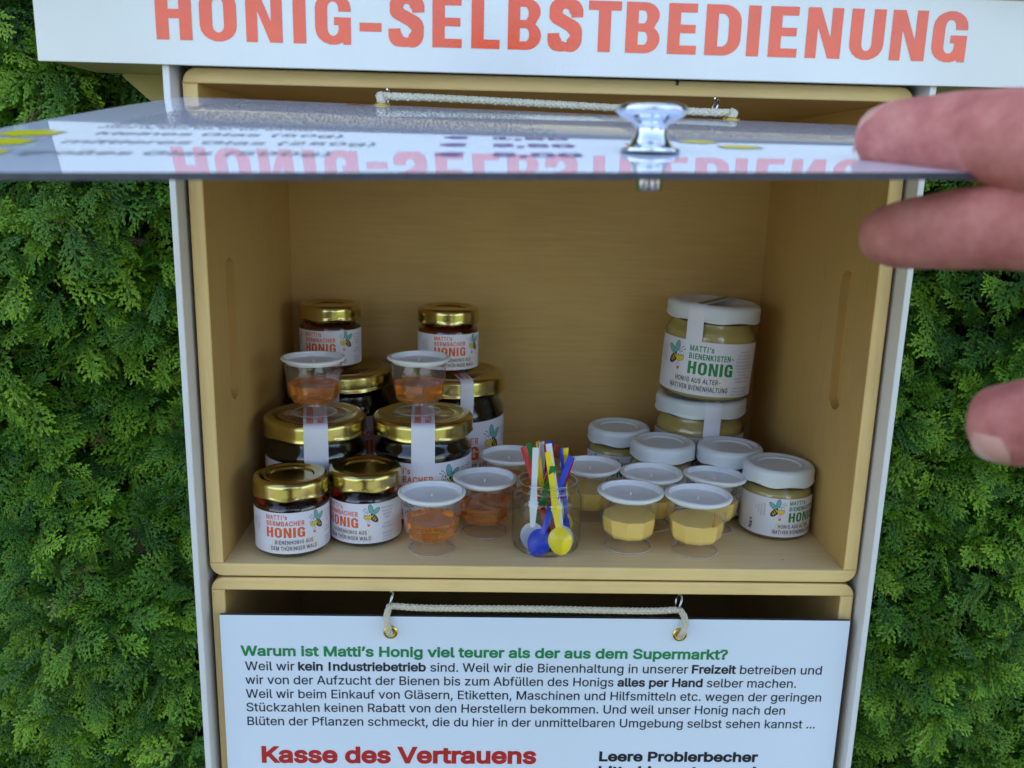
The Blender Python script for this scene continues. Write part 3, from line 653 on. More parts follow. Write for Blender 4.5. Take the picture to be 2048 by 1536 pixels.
def label_print(kind, s, side_lines):
    """the label's print in metres; u = 0 at the left of the word HONIG; v = 0 at the label's bottom"""
    m = .001 * s; f = Flat()
    c = dict(gold=1, cream=9)[kind]
    if kind == 'gold':
        f.text("MATTI’s", 0, 23.6 * m, 3.1 * m, u1=14.3 * m, bold=.035, mi=c, layer=5, space=1.1)
        f.text('BERMBACHER', 0, 19.2 * m, 3.3 * m, u1=25.3 * m, bold=.04, mi=c, layer=5, space=1.15)
        f.caps('HONIG', 0, 11.2 * m, 6.9 * m, 25.5 * m, mi=c, layer=5)
        hexrow(f, 4.2 * m, 32.5 * m, 8.0 * m, 4.0 * m); hexrow(f, 1.5 * m, 35 * m, 3.7 * m, 4.0 * m)
        f.text('BIENENHONIG AUS', 5.8 * m, 6.6 * m, 2.7 * m, u1=31 * m, bold=.035, mi=2, layer=6, space=1.1)
        f.text('DEM THÜRINGER WALD', 3.0 * m, 2.4 * m, 2.7 * m, u1=33.8 * m, bold=.035, mi=2, layer=6, space=1.1)
        bee(f, 33.6 * m, 19.4 * m, 14.5 * m, 1, MI)
        us = 46; rt = ['Kühl, trocken', 'und vor Licht', 'geschützt', 'lagern!', '', 'Herkunft:', 'Deutschland', '', 'Mindestens', 'haltbar bis:', '31.08.2019']
    else:
        f.text("MATTI’s", 0, 23.6 * m, 3.1 * m, u1=13.0 * m, bold=.035, mi=c, layer=5, space=1.1)
        f.text('BIENENKISTEN-', 0, 19.4 * m, 3.1 * m, u1=24.3 * m, bold=.04, mi=c, layer=5, space=1.1)
        f.caps('HONIG', 0, 11.2 * m, 6.9 * m, 24.5 * m, mi=c, layer=5)
        hexrow(f, -8.5 * m, 21.5 * m, 8.0 * m, 4.0 * m); hexrow(f, -11.0 * m, 24.5 * m, 3.7 * m, 4.0 * m)
        f.text('HONIG AUS ALTER-', -7.0 * m, 6.6 * m, 2.7 * m, u1=18.5 * m, bold=.035, mi=2, layer=6, space=1.1)
        f.text('NATIVER BIENENHALTUNG', -10.2 * m, 2.4 * m, 2.7 * m, u1=23.0 * m, bold=.035, mi=2, layer=6, space=1.1)
        bee(f, -7.5 * m, 19.4 * m, 14.5 * m, -1, MI)
        us = 32; rt = ['Honig ist ein', 'Naturprodukt und', 'kann kristallisieren.', 'Dies ist kein Produkt-', 'mangel, sondern völlig', 'normal. Kristallisierter', 'Honig kann durch', 'Erwärmen bis', 'maximal 40 °C wieder', 'verflüssigt werden.', '', 'Herkunft: Deutschland', 'Mindestens haltbar bis:', 'Siehe Gewindeverschluss']
    lh = 25.0 / len(rt)
    for k, tx in enumerate(rt):
        if tx: w = (extent(tx)[1] - extent(tx)[0]) * 1.05 * lh * .62 / CAPH * .72; f.text(tx, (us - w / 2) * m, (25.5 - lh * (k + .8)) * m, lh * .6 * m, u1=(us + w / 2) * m, mi=10, layer=5, res=1)
    ul = -7.5 if kind == 'gold' else -17.5
    for k, tx in enumerate(('Imker: Matthias', 'Brunnenwiese', 'Bermbach', 'Tel.')): f.text(tx, (ul - 2.1 * k) * m, (24 - k) * m, 1.2 * m, sx=.8, mi=10, layer=5, rot=-PI / 2, res=1)
    f.text('℮ 50g' if s < 1.2 else '℮ 250g', (ul - 10.5) * m, 10.5 * m if s < 1.2 else 12.5 * m, 2.4 * m, sx=.85, bold=.06, mi=3, layer=5, rot=-PI / 2, res=2)
    return f
def jar_proto(kind, size):
    """kind gold / cream; size small / big / tall -> list of (name, mesh, child list); built round the z axis with the word HONIG centred on -Y"""
    P = dict(small=dict(R=.0245, H=.0515, L=.0115, LR=.0250, z0=.0040, z1=.0322, s=1.0, sh=.0335),
             big=dict(R=.0358, H=.0762, L=.0128, LR=.0368, z0=.0058, z1=.0480, s=1.45, sh=.0520),
             tall=dict(R=.0412, H=.0905, L=.0140, LR=.0425, z0=.0070, z1=.0560, s=1.62, sh=.0610))[size]
    R, Hh, L, LR = P['R'], P['H'], P['L'], P['LR']; zl = Hh - L; sh = P['sh']; out = []
    col = dict(gold='gold', cream='white_lid')[kind]
    # glass
    bm = bmesh.new(); nk = LR * .86
    prof = [(0, .0012), (R * .60, .0010), (R * .78, .0), (R * .90, .0006), (R * .975, .0028), (R, .0060)]
    prof += [(R, sh * q) for q in (.35, .6, .85)]
    prof += [(R, sh - .002), (R * .992, sh), (R * .965, sh + (zl - sh) * .22), (R * .91, sh + (zl - sh) * .42), (nk * 1.0, sh + (zl - sh) * .62), (nk * .985, sh + (zl - sh) * .72), (nk * 1.03, sh + (zl - sh) * .82), (nk * 1.035, sh + (zl - sh) * .90), (nk * .985, zl), (nk, zl + .002), (nk, Hh - .0014)]
    lathe(bm, prof, 56); gl = ('glass', bm, 'jar_glass', 80)
    # honey
    bm = bmesh.new(); q = .0009; top = sh + (zl - sh) * (.50 if size == 'small' else .78)
    hp = [(0, .0022), (R * .60, .0020), (R * .86, .0016), (R * .955 - q / 2, .0040), (R - q, .0070)] + [(R - q, sh * k) for k in (.5, .9)] + [(R * .985 - q, sh), (R * .955 - q, sh + (zl - sh) * .22)]
    if size == 'small': hp += [(R * .90 - q, sh + (zl - sh) * .40), (nk * .99 - q, top)]
    else: hp += [(R * .90 - q, sh + (zl - sh) * .42), (nk * .99 - q, sh + (zl - sh) * .62), (nk * .985 - q, top)]
    hp += [(nk * .96 - q, top + .0001), (0, top + .0001)]
    lathe(bm, hp, 48); hm = dict(gold='honey_jar' if size == 'small' else 'honey_dark', cream='cream_jar')[kind]; ho = ('honey', bm, hm, 60)
    # lid: pressed metal with a sunk panel, a raised ring and a rolled, lugged lower edge
    bm = bmesh.new()
    lug = lambda r, z, a: (r, z + (.0007 * math.cos(6 * a) if z < zl + .001 else 0))
    lp = [(0, Hh - .0022), (LR * .58, Hh - .0022), (LR * .61, Hh - .0012), (LR * .63, Hh - .0010), (LR * .66, Hh - .0013), (LR * .74, Hh - .0013), (LR * .79, Hh - .0002), (LR * .84, Hh), (LR * .90, Hh - .0002), (LR * .955, Hh - .0011), (LR * .985, Hh - .0026), (LR * .992, Hh - .0045),
          (LR * .988, zl + .003), (LR * .990, zl + .0016), (LR, zl + .0009), (LR * 1.002, zl + .0004), (LR * .995, zl), (LR * .975, zl), (LR * .965, zl + .0008), (LR * .965, Hh - .005), (LR * .94, Hh - .0035), (0, Hh - .0032)]
    lathe(bm, lp, 72, mod=lug); li = ('lid', bm, col, 45)
    # label
    rl = R + .00012
    wrap = lambda c0: (lambda u, v, h: ((rl + h) * math.sin((u - c0) / rl), -(rl + h) * math.cos((u - c0) / rl), P['z0'] + v))
    m = .001 * P['s']; c0 = 12.7 * m
    return dict(P=P, glass=gl, honey=ho, lid=li, wrap=wrap(c0), c0=c0, rl=rl, kind=kind, size=size)
def make_jar(kind, size, strip_w=None, strip_az=0, label_bits=()):
    d = jar_proto(kind, size); P = d['P']; root = empty({'small': 'small_honey_jar', 'big': 'honey_jar', 'tall': 'tall_honey_jar'}[size])
    g_ = add(d['glass'][0], d['glass'][1], d['glass'][2], root, smooth=80)
    add('honey', d['honey'][1], d['honey'][2], root, smooth=60)
    add('lid', d['lid'][1], d['lid'][2], root, smooth=45)
    s = P['s']; span = PI * .86 * d['rl']; uc = d['c0'] + (.5e-2 * s if kind == 'gold' else .3e-2 * s)
    f = Flat(); f.grid(uc - span, uc + span, 0, P['z1'] - P['z0'], 90, 1, 0, 0); lab = f.build('label', ['paper'], d['wrap'], root)
    md = None
    hscale = (P['z1'] - P['z0']) / .0282
    f = label_print(kind, s, None); f.build('label_print', LM, d['wrap'], lab, cut=.0015, gap=.00002)
    if strip_w:
        LR, Hh, L, R = P['LR'], P['H'], P['L'], P['R']; w = strip_w / 2
        path = [(LR * .55, Hh + .0004), (LR * .30, Hh + .0004), (0, Hh + .0004), (-LR * .5, Hh + .0004), (-LR * .88, Hh + .0005), (-LR * .965, Hh - .0004), (-LR * 1.006, Hh - .0030), (-LR * 1.012, Hh - L * .5), (-LR * 1.012, Hh - L), (-LR * 1.008, Hh - L - .003), (-R * 1.015, P['sh'] + .001), (-R - .0006, P['z1'] - .0025)]
        if kind == 'cream': path = [(LR * .85, Hh + .0004)] + path
        bm = bmesh.new(); rows = []
        n_ = 8
        for k, (r, z) in enumerate(path):
            row = []
            for i in range(n_ + 1):
                x = -w + 2 * w * i / n_; y = r
                if r < -LR * .9: y = -math.sqrt(max(1e-9, r * r - x * x))
                row.append(bm.verts.new((x, y, z)))
            rows.append(row)
        for A, B in zip(rows, rows[1:]):
            for i in range(n_): bm.faces.new((A[i], B[i], B[i + 1], A[i + 1]))
        st = add('seal_strip', bm, 'paper', root, smooth=60); st.rotation_euler.z = strip_az
        f = Flat(); c_ = 0
        if kind == 'gold':
            f.text("MATTI’s", 0, w * .15, w * .55, sx=.8, bold=.04, mi=0); f.text('BERMBACHER HONIG', 0, -w * .72, w * .55, sx=.75, bold=.04, mi=0)
            f.build('strip_print', ['lab_orange'], lambda u, v, h: (v, u - LR * .86, Hh + .00055 + h), st)
        else:
            f.text("BIENENKISTEN-HONIG", 0, -w * .3, w * .75, sx=.8, bold=.06, mi=0)
            f.build('strip_print', ['lab_green'], lambda u, v, h: (v, u - LR * .90, Hh + .00055 + h), st)
    return root
def dup(root):
    r = root.copy(); COL.objects.link(r)
    for ch in root.children:
        c = ch.copy(); COL.objects.link(c); c.parent = r
        for g_ in ch.children: d_ = g_.copy(); COL.objects.link(d_); d_.parent = c
    return r
used = set()
def place(proto, loc, rz, label, cat, group, rot=None, strip=None):
    o = proto if proto.name not in used else dup(proto)
    used.add(proto.name); o.location = loc; o.rotation_euler = rot or (0, 0, rz); tag(o, label, cat, group)
    for ch in o.children:
        if strip is not None and ch.name.startswith('seal_strip'): ch.rotation_euler.z = R_(strip) - rz
    return o
Z0 = T_ + .0001
sg = make_jar('gold', 'small'); bgj = make_jar('gold', 'big', .0165); tg = make_jar('gold', 'tall', .0105)
sc_ = make_jar('cream', 'small'); bc = make_jar('cream', 'big', .0132)
R_ = math.radians
GS, GB, GT, CS, CB = 'small honey jars with gold lids', 'larger honey jars with gold lids', 'tall dark honey jars at the back', 'small honey jars with white lids', 'large creamed honey jars'
place(sg, (-.1632, .0311, Z0), R_(1), 'small gold-lidded honey jar at the front left corner of the shelf', 'honey jar', GS)
place(sg, (-.1165, .0492, Z0), R_(-34), 'small gold-lidded honey jar between the front corner jar and the front amber cup', 'honey jar', GS)
place(bgj, (-.1580, .0925, Z0), R_(-5), 'gold-lidded honey jar with white seal strip behind the front left corner jar', 'honey jar', GB, strip=11)
place(bgj, (-.0805, .0985, Z0), R_(-14), 'gold-lidded honey jar with its orange label showing behind the first amber sample cup', 'honey jar', GB, strip=4)
place(tg, (-.1545, .1885, Z0), R_(30), 'tall dark honey jar in the back left corner of the crate', 'honey jar', GT, strip=0)
place(tg, (-.0610, .1800, Z0), R_(2), 'tall dark honey jar with white seal strip at the back, label showing', 'honey jar', GT, strip=16)
place(sg, (-.1617, .1850, Z0 + .0912), R_(-11), 'small gold-lidded honey jar stacked highest in the back left corner', 'honey jar', GS)
place(sg, (-.0660, .1790, Z0 + .0912), R_(6), 'small gold-lidded honey jar stacked on the tall jar nearer the middle', 'honey jar', GS)
place(sc_, (.1757, .0690, Z0), R_(34), 'small white-lidded jar of creamed honey alone beside the right wall of the crate', 'honey jar', CS)
place(sc_, (.1015, .1185, Z0), R_(70), 'small white-lidded creamed honey jar in the middle of three behind the cream sample cups', 'honey jar', CS)
place(sc_, (.1510, .1100, Z0), R_(50), 'small white-lidded creamed honey jar just in front of the two stacked large jars', 'honey jar', CS)
place(sc_, (.0735, .1600, Z0), R_(-6), 'small white-lidded creamed honey jar farthest back, left of the stacked large jars', 'honey jar', CS)
place(bc, (.1415, .1715, Z0), R_(35), 'large creamed honey jar with white lid, lower one of the stack of two', 'honey jar', CB, strip=2)
place(bc, (.1420, .1690, Z0 + .0768), R_(-8), 'large creamed honey jar with white lid and green lettering on top of the stack', 'honey jar', CB, rot=(R_(0.0), R_(3.0), R_(-8)), strip=-34)

rk = random.Random(4)
for k in range(1):
    bm = bmesh.new(); x, y = ((.1655, .0150), (.020, .0100), (-.012, .0155), (.150, .0330), (-.100, .0085), (.0850, .0060), (-.185, .0600))[k]
    bmesh.ops.create_icosphere(bm, subdivisions=1, radius=.0005 + .0003 * rk.random())
    for v in bm.verts: v.co *= rk.uniform(.6, 1.3)
    o = add('crumb', bm, 'bark'); o.location = (x, y, Z0 + .0004); tag(o, 'tiny dark crumb on the shelf floor in front of the right-hand white-lidded jar', 'crumb')
# ------------------------------------------------------------------ sample cups
def make_cup(kind):
    root = empty('sample_cup'); NF = 10
    def dec(r, z, a):
        w = 0 if z > .0275 else (min(1, (.0275 - z) / .004) if z > .0235 else 1)
        if z < .0082: w = 0
        if .0225 < z < .0275:    # scalloped upper edge of the facets
            pass
        s = ((a / (2 * PI / NF)) % 1 - .5) * 2 * PI / NF; f_ = math.cos(PI / NF) / math.cos(s)
        return r * (1 - w + w * f_ * 1.03), z
    def ring(z): return z
    prof = [(.0150, .0), (.0158, .0), (.0160, .0006), (.0154, .0009), (.0110, .0018), (.0072, .0030), (.0056, .0050), (.0052, .0074), (.0105, .0079), (.0152, .0092), (.0172, .0120), (.0180, .0170), (.0185, .0225), (.0187, .0250), (.0193, .0275), (.0196, .0310), (.0199, .0380)]
    bm = bmesh.new(); lathe(bm, prof, 60, mod=dec); add('cup_body', bm, 'cup_plastic', root, smooth=22)
    bm = bmesh.new(); lathe(bm, [(0, .0078), (.0050, .0078), (.0053, .0060), (.0030, .0056), (0, .0058)], 20); add('cup_base', bm, 'cup_stem', root, smooth=30)
    bm = bmesh.new(); lv = .0218 if kind == 'amber' else .0230
    k = .965; hp = [(0, .0082), (.0103, .0085), (.0151 * k, .0098), (.0171 * k, .0124), (.0179 * k, .0170), (.0183 * k, .0205), (.0184 * k, lv), (.0180 * k, lv + .0002), (0, lv)]
    lathe(bm, hp, 60, mod=dec); add('honey', bm, 'honey_cup' if kind == 'amber' else 'cream_cup', root, smooth=22)
    bm = bmesh.new(); lathe(bm, [(.0156 + .0005 * math.cos(a), .0006 + .0005 * math.sin(a)) for a in [2 * PI * i / 8 for i in range(9)]], 48); add('foot_rim', bm, 'cup_stem', root, smooth=80)
    bm = bmesh.new()
    lp = [(0, .0372), (.0186, .0372), (.0190, .0374), (.0197, .0408), (.0201, .0411), (.0218, .0409), (.0224, .0404), (.0226, .0398), (.0223, .0390), (.0218, .0388), (.0216, .0396), (.0205, .0397), (.0196, .0394), (.0189, .0367), (0, .0366)]
    wob = lambda r, z, a: (r, z + (.0003 * math.sin(2 * a + 1) if r > .02 else 0))
    lathe(bm, lp, 60, mod=wob); lid = add('lid', bm, 'cup_lid', root, smooth=40)
    bm = bmesh.new(); lathe(bm, [(.0009, .0371), (.0007, .0380), (.0003, .0391), (0, .0393)], 10); add('lid_pip', bm, 'cup_lid', lid, smooth=60)
    return root
ca, cc = make_cup('amber'), make_cup('cream')
GA, GC = 'footed sample cups of amber honey', 'footed sample cups of creamed honey'
zt = Z0 + .0757 + .0016
place(ca, (-.0697, .0283, Z0), 0, 'clear footed sample cup of amber honey at the very front of the shelf', 'sample cup', GA)
place(ca, (-.0345, .0590, Z0), .2, 'footed cup of amber honey between the front amber cup and the spoon jar', 'sample cup', GA)
place(ca, (-.0165, .1130, Z0), .4, 'clear footed sample cup farthest back behind the jar of spoons', 'sample cup', GA)
place(ca, (-.1575, .0880, zt), .1, 'footed sample cup of amber honey standing on the gold lid by the left wall', 'sample cup', GA)
place(ca, (-.0835, .0960, zt), .5, 'footed sample cup of amber honey standing on the gold lid nearer the middle', 'sample cup', GA)
place(cc, (.0645, .0362, Z0), .1, 'front creamed honey sample cup closest to the jar of spoons', 'sample cup', GC)
pc = place(cc, (.1093, .0300, Z0), .3, 'front creamed honey sample cup with a drip running down its side', 'sample cup', GC)
place(cc, (.0430, .0900, Z0), 0, 'creamed honey sample cup directly behind and right of the jar of spoons', 'sample cup', GC)
place(cc, (.0857, .0752, Z0), .2, 'middle rear creamed honey sample cup, between the two front cream cups', 'sample cup', GC)
place(cc, (.1293, .0702, Z0), .4, 'rear creamed honey sample cup nearest the right-hand white-lidded jar', 'sample cup', GC, rot=(R_(-1), R_(3), .4))
bm = bmesh.new(); pth = [(.0016, -.0194, .0345), (.0016, -.0196, .031), (.0014, -.0197, .0275), (.0012, -.0197, .0255), (.0012, -.0196, .0240)]
tube(bm, pth, [.0002, .0002, .0006, .0013, .0004], 8); dr = add('drip', bm, 'honey_cup', pc, smooth=70)

# ------------------------------------------------------------------ jar of spoons
NJ = Vector((.0078, .0352, Z0))
sj = empty('spoon_jar', NJ, 'open clear glass jar holding coloured plastic tasting spoons', 'glass jar')
bm = bmesh.new(); R = .0236
prof = [(0, .0014), (.015, .0012), (.0190, .0), (.0215, .0006), (.0230, .0026), (R, .006), (R, .022), (R, .0335), (.0233, .036), (.0222, .0384), (.0205, .0402), (.0200, .0415), (.0210, .0424), (.0210, .0434), (.0200, .0442), (.0199, .0462), (.0206, .0468), (.0206, .0478), (.0200, .0484), (.0194, .0484)]
lathe(bm, prof, 64); add('glass', bm, 'jar_glass', sj, smooth=80)
m, t, b = mat('thick_glass'); b.inputs['Transmission Weight'].default_value = 1; b.inputs['Roughness'].default_value = .01; b.inputs['IOR'].default_value = 1.48
t.links.new(ramp(t, noise(t, coords(t), 50, 2), [(.3, (.97, .99, .98)), (.7, (1, 1, 1))]), b.inputs['Base Color']); M['thick_glass'] = m
for zc, rc, rr in ((.0478, .0200, .0008), (.0429, .0206, .0006), (.0018, .0203, .0016)):
    bm = bmesh.new(); lathe(bm, [(rc + rr * math.cos(a), zc + rr * math.sin(a)) for a in [2 * PI * i / 10 for i in range(11)]], 64)
    add('glass_ring', bm, 'thick_glass', sj, smooth=80)
def spoon(colour, bot, top, label, roll=0, concave=True):
    """tasting spoon from bowl end (bot) to handle end (top), offsets from the jar's centre"""
    b0, t0 = Vector(bot), Vector(top); L = (t0 - b0).length; d = (t0 - b0).normalized()
    bm = bmesh.new()
    # handle: flat bar, wide at the end, two nibs above the neck; local x width, y thickness, z along
    st = [(.014, .0016, .0012), (.020, .0020, .0013), (.028, .0026, .0014), (.0290, .0034, .0014), (.0300, .0026, .0014), (.0310, .0034, .0014), (.0320, .0024, .0013), (.045, .0019, .0012), (L - .004, .0021, .0011), (L, .0021, .0010)]
    rows = []
    for z, w, th in st: rows.append([bm.verts.new((x * w, y * th * .5, z)) for x, y in ((-1, -1), (1, -1), (1, 1), (-1, 1))])
    for A, B in zip(rows, rows[1:]):
        for i in range(4): bm.faces.new((A[i], A[(i + 1) % 4], B[(i + 1) % 4], B[i]))
    bm.faces.new(rows[0][::-1]); bm.faces.new(rows[-1])
    # bowl: shallow dish with a small lip at the tip
    nr, ns = 5, 20; sg_ = 1 if concave else -1
    for side in (0, 1):
        gr = []
        for r in range(nr + 1):
            q = r / nr; row = []
            for s in range(ns):
                a = 2 * PI * s / ns; rx, rz = .0080 * q, .0088 * q
                if math.sin(a) < -.8: rz *= 1.12
                dep = .0030 * (1 - q * q) + (.0007 if side else 0)
                row.append(bm.verts.new((rx * math.cos(a), sg_ * dep, .0082 + rz * math.sin(a))))
            gr.append(row)
        for A, B in zip(gr[1:], gr[2:]):
            for s in range(ns): bm.faces.new((A[s], A[(s + 1) % ns], B[(s + 1) % ns], B[s]))
        bm.faces.new(gr[1])
        for v in gr[0]: bm.verts.remove(v)
        if side == 0: rim = gr[-1]
        else:
            for s in range(ns): bm.faces.new((rim[s], rim[(s + 1) % ns], gr[-1][(s + 1) % ns], gr[-1][s]))
    y = Vector((0, 1, 0)) - d * d.y; y.normalize(); x = y.cross(d)
    Mx = Matrix(((x.x, y.x, d.x), (x.y, y.y, d.y), (x.z, y.z, d.z))) @ Matrix.Rotation(roll, 3, 'Z')
    for v in bm.verts: v.co = Mx @ v.co
    o = add('tasting_spoon', bm, 'sp_' + colour, None, smooth=35); o.location = NJ + b0
    return tag(o, label, 'spoon', 'plastic tasting spoons in the jar')
q = .000315   # metres per photo pixel at the jar
def tp(px, py, y): return ((px - 1093) * q - (.0 if y < 0 else .0), y, (1116 - py) * q * 1.03 + .002 - y * .22)
spoon('blue', (-.0082, -.0200, .0026), tp(1143, 926, .006), 'blue tasting spoon whose open bowl rests against the front of the glass', 0, True)
spoon('yellow', (.0095, -.0195, .0034), tp(1090, 914, -.006), 'long yellow tasting spoon at the front, its rounded bowl low in the glass', 0, False)
spoon('white', (-.0102, -.0130, .0040), tp(1064, 905, -.006), 'white tasting spoon at the front left with its bowl behind the blue one', 0, True)
spoon('white', (.0115, -.0140, .0022), tp(1093, 899, .004), 'white tasting spoon just behind the long yellow one', .25, True)
spoon('green', (-.0100, .0040, .0030), tp(1102, 944, -.010), 'short green tasting spoon leaning across the middle of the bunch', .3)
spoon('red', (-.0130, .0020, .0035), tp(1113, 904, .013), 'red tasting spoon rising behind the bunch, right of the blue tips', .9)
spoon('red', (.0040, -.0060, .0030), tp(1039, 906, .002), 'red tasting spoon leaning out farthest left', .5)
spoon('green', (.0060, .0080, .0030), tp(1051, 900, .010), 'long green tasting spoon beside the leftmost red one', -.4)
spoon('yellow', (.0020, .0100, .0030), tp(1070, 927, -.002), 'lower yellow tasting spoon beside the white one on the left', .6)
spoon('yellow', (.0060, .0120, .0035), tp(1071, 897, .012), 'dark yellow tasting spoon tip behind the white ones', 1.1)
spoon('white', (.0000, .0140, .0030), tp(1079, 897, .009), 'white tasting spoon in the centre rear of the bunch', .7)
spoon('red', (.0080, .0020, .0032), tp(1089, 901, .006), 'red tasting spoon in the centre of the bunch', -.7)
spoon('blue', (-.0040, .0140, .0030), tp(1098, 896, .014), 'tallest blue tasting spoon in the centre rear', .2)
spoon('blue', (.0150, .0000, .0035), tp(1121, 908, .004), 'dark blue tasting spoon standing upright right of the middle', 1.2)
spoon('yellow', (.0120, .0090, .0030), tp(1131, 909, .009), 'yellow tasting spoon at the right of the bunch', .4)
spoon('red', (.0000, .0000, .0060), tp(1147, 930, .012), 'red tasting spoon tip peeping out behind the right-hand blue one', -.3)

# ------------------------------------------------------------------ the person behind the camera, right hand on the flap
from mathutils.bvhtree import BVHTree
HO = (-.02, -.95, -1.10)
person = empty('person', HO, 'person in dark clothes reaching in from the right, thumb on the flap and fingers below', 'person')
J = dict(
    palm=(.1640, -.3870, .2300, .027), wrist=(.2050, -.4450, .2050, .031), fore=(.2500, -.5100, .1600, .038), elbow=(.3150, -.6600, .0500, .048), shr=(.1800, -.9200, .1700, .066),
    t5=(0.0709, -.2709, .2687, 0.0087), t4=(0.0803, -.2851, .2703, 0.0110), t3=(.0913, -.3008, .2701, 0.0125), t2=(.0985, -.3181, .2675, .0140), t1=(.1110, -.3390, .2640, .0160), t0=(.1300, -.3620, .2530, .0190),
    i5=(.0722, -.2775, .2412, 0.0086), i4=(.0822, -.2890, .2437, 0.0107), i3=(.0935, -.3033, .2463, 0.0121), i2=(.1010, -.3172, .2490, 0.0126), i1=(.1160, -.3330, .2470, .0150), i0=(.1400, -.3510, .2420, .0175),
    m4=(0.0955, -.3060, .1934, .0098), m3=(0.1035, -.3139, .1959, .0126), m2=(0.1180, -.3220, .2000, .0134), m1=(0.1400, -.3330, .2090, .0148), m0=(.1540, -.3500, .2210, .0170),
    r3=(.1400, -.3380, .1790, .0104), r2=(.1420, -.3260, .1860, .0122), r1=(.1560, -.3380, .1960, .0138), r0=(.1640, -.3560, .2090, .0155),
    p3=(.1550, -.3480, .1690, .0090), p2=(.1560, -.3360, .1750, .0108), p1=(.1680, -.3460, .1850, .0120), p0=(.1740, -.3640, .1990, .0138),
    chest=(-.02, -0.950, .08, .135), neck=(-.02, -0.960, .245, .056), head=(-.02, -0.950, .345, .078), crown=(-.02, -0.955, .425, .070), waist=(-.02, -0.960, -.16, .120), hips=(-.02, -0.960, -.30, .130),
    shl=(-.22, -0.920, .1700, .066), ell=(-.33, -0.730, -.03, .047), wrl=(-.16, -0.600, .175, .030), hal=(-.125, -0.575, .215, .030),
    kr=(.07, -0.940, -.66, .062), ar=(.08, -0.960, -1.02, .042), fr=(.085, -0.850, -1.055, .036), kl=(-.11, -0.940, -.66, .062), al=(-.12, -0.960, -1.02, .042), fl=(-.125, -0.850, -1.055, .036),
    l1=(-.100, -0.562, .262, .0125), l2=(-.070, -0.566, .285, .0115), l3=(-.100, -0.572, .190, .0125), l4=(-.072, -0.572, .176, .0110))
chains = [['palm', 'wrist', 'fore', 'elbow', 'shr', 'chest'], ['palm', 't0', 't1', 't2', 't3', 't4', 't5'], ['palm', 'i0', 'i1', 'i2', 'i3', 'i4', 'i5'], ['palm', 'm0', 'm1', 'm2', 'm3', 'm4'], ['palm', 'r0', 'r1', 'r2', 'r3'], ['palm', 'p0', 'p1', 'p2', 'p3'],
          ['chest', 'neck', 'head', 'crown'], ['chest', 'waist', 'hips', 'kr', 'ar', 'fr'], ['hips', 'kl', 'al', 'fl'], ['chest', 'shl', 'ell', 'wrl', 'hal'], ['hal', 'l1', 'l2'], ['hal', 'l3', 'l4']]
def skin_mesh(name, chains, grow, root, mname, levels, fold=0):
    names = []
    for c in chains:
        for n in c:
            if n not in names: names.append(n)
    names.remove(root); names.insert(0, root); ix = {n: i for i, n in enumerate(names)}; es = []
    for c in chains:
        for a, b in zip(c, c[1:]):
            if (ix[a], ix[b]) not in es: es.append((ix[a], ix[b]))
    me = bpy.data.meshes.new(name); me.from_pydata([Vector(J[n][:3]) - Vector(HO) for n in names], es, [])
    o = link(name, me, person); md = o.modifiers.new('skin', 'SKIN'); md.use_smooth_shade = True
    for n in names: q = me.skin_vertices[0].data[ix[n]]; q.radius = (J[n][3] + grow,) * 2; q.use_root = n == root
    sb = o.modifiers.new('sub', 'SUBSURF'); sb.levels = sb.render_levels = levels
    if fold:
        tx = bpy.data.textures.new('folds', 'CLOUDS'); tx.noise_scale = fold[0]; dp = o.modifiers.new('folds', 'DISPLACE'); dp.texture = tx; dp.strength = fold[1]; dp.mid_level = .5
    dg = bpy.context.evaluated_depsgraph_get(); nm = bpy.data.meshes.new_from_object(o.evaluated_get(dg)); o.modifiers.clear(); o.data = nm
    nm.materials.clear(); nm.materials.append(M[mname]); nm.polygons.foreach_set('use_smooth', [True] * len(nm.polygons)); return o
body = skin_mesh('body', chains, 0, 'palm', 'skin', 3, (.006, .0008))
skin_mesh('shirt', [['chest', 'waist', 'hips'], ['chest', 'shr', 'elbow', 'fore'], ['chest', 'shl', 'ell', 'wrl']], .013, 'chest', 'sleeve', 3, (.05, .012))
skin_mesh('trousers', [['hips', 'kr', 'ar'], ['hips', 'kl', 'al']], .016, 'hips', 'sleeve', 3, (.05, .012))
for x in (.083, -.123):
    bm = bmesh.new(); tube(bm, [(x, -1.02, -1.058), (x, -.99, -1.05), (x, -.93, -1.048), (x, -.85, -1.058), (x, -.79, -1.070), (x, -.765, -1.078)], [.03, .042, .046, .042, .034, .018], 20); add('shoe', bm, 'sleeve', person, smooth=60, origin=HO)
bm = bmesh.new(); bmesh.ops.create_icosphere(bm, subdivisions=4, radius=1)
for v in bm.verts: v.co = Vector((-.02 + v.co.x * .083, -.958 + v.co.y * .092, .400 + v.co.z * .072))
bmesh.ops.delete(bm, geom=[v for v in bm.verts if v.co.y > -.935 and v.co.z < .395], context='VERTS')
M['hair'] = plain('brown_hair', (.06, .035, .02), .6, var=.4, vscale=200, bmp=.6, bscale=600, stretch=(4, 1, 1))
add('hair', bm, 'hair', person, smooth=70, origin=HO)
for x in (-.05, .01):
    bm = bmesh.new(); bmesh.ops.create_uvsphere(bm, u_segments=16, v_segments=10, radius=.011)
    bmesh.ops.translate(bm, vec=(x, -.886, .360), verts=bm.verts); add('eye', bm, 'eye_white', person, smooth=80, origin=HO)
bm = bmesh.new(); tube(bm, [(-.02, -.890, .365), (-.02, -.876, .345), (-.02, -.866, .327), (-.02, -.880, .318)], [.006, .009, .012, .006], 12); add('nose', bm, 'skin', person, smooth=80, origin=HO)
phone = empty('mobile_phone', (.002, -.555, .222), 'dark mobile phone held up in front of the stand by the person', 'phone')
phone.rotation_euler = (R_(-13.3), 0, 0)
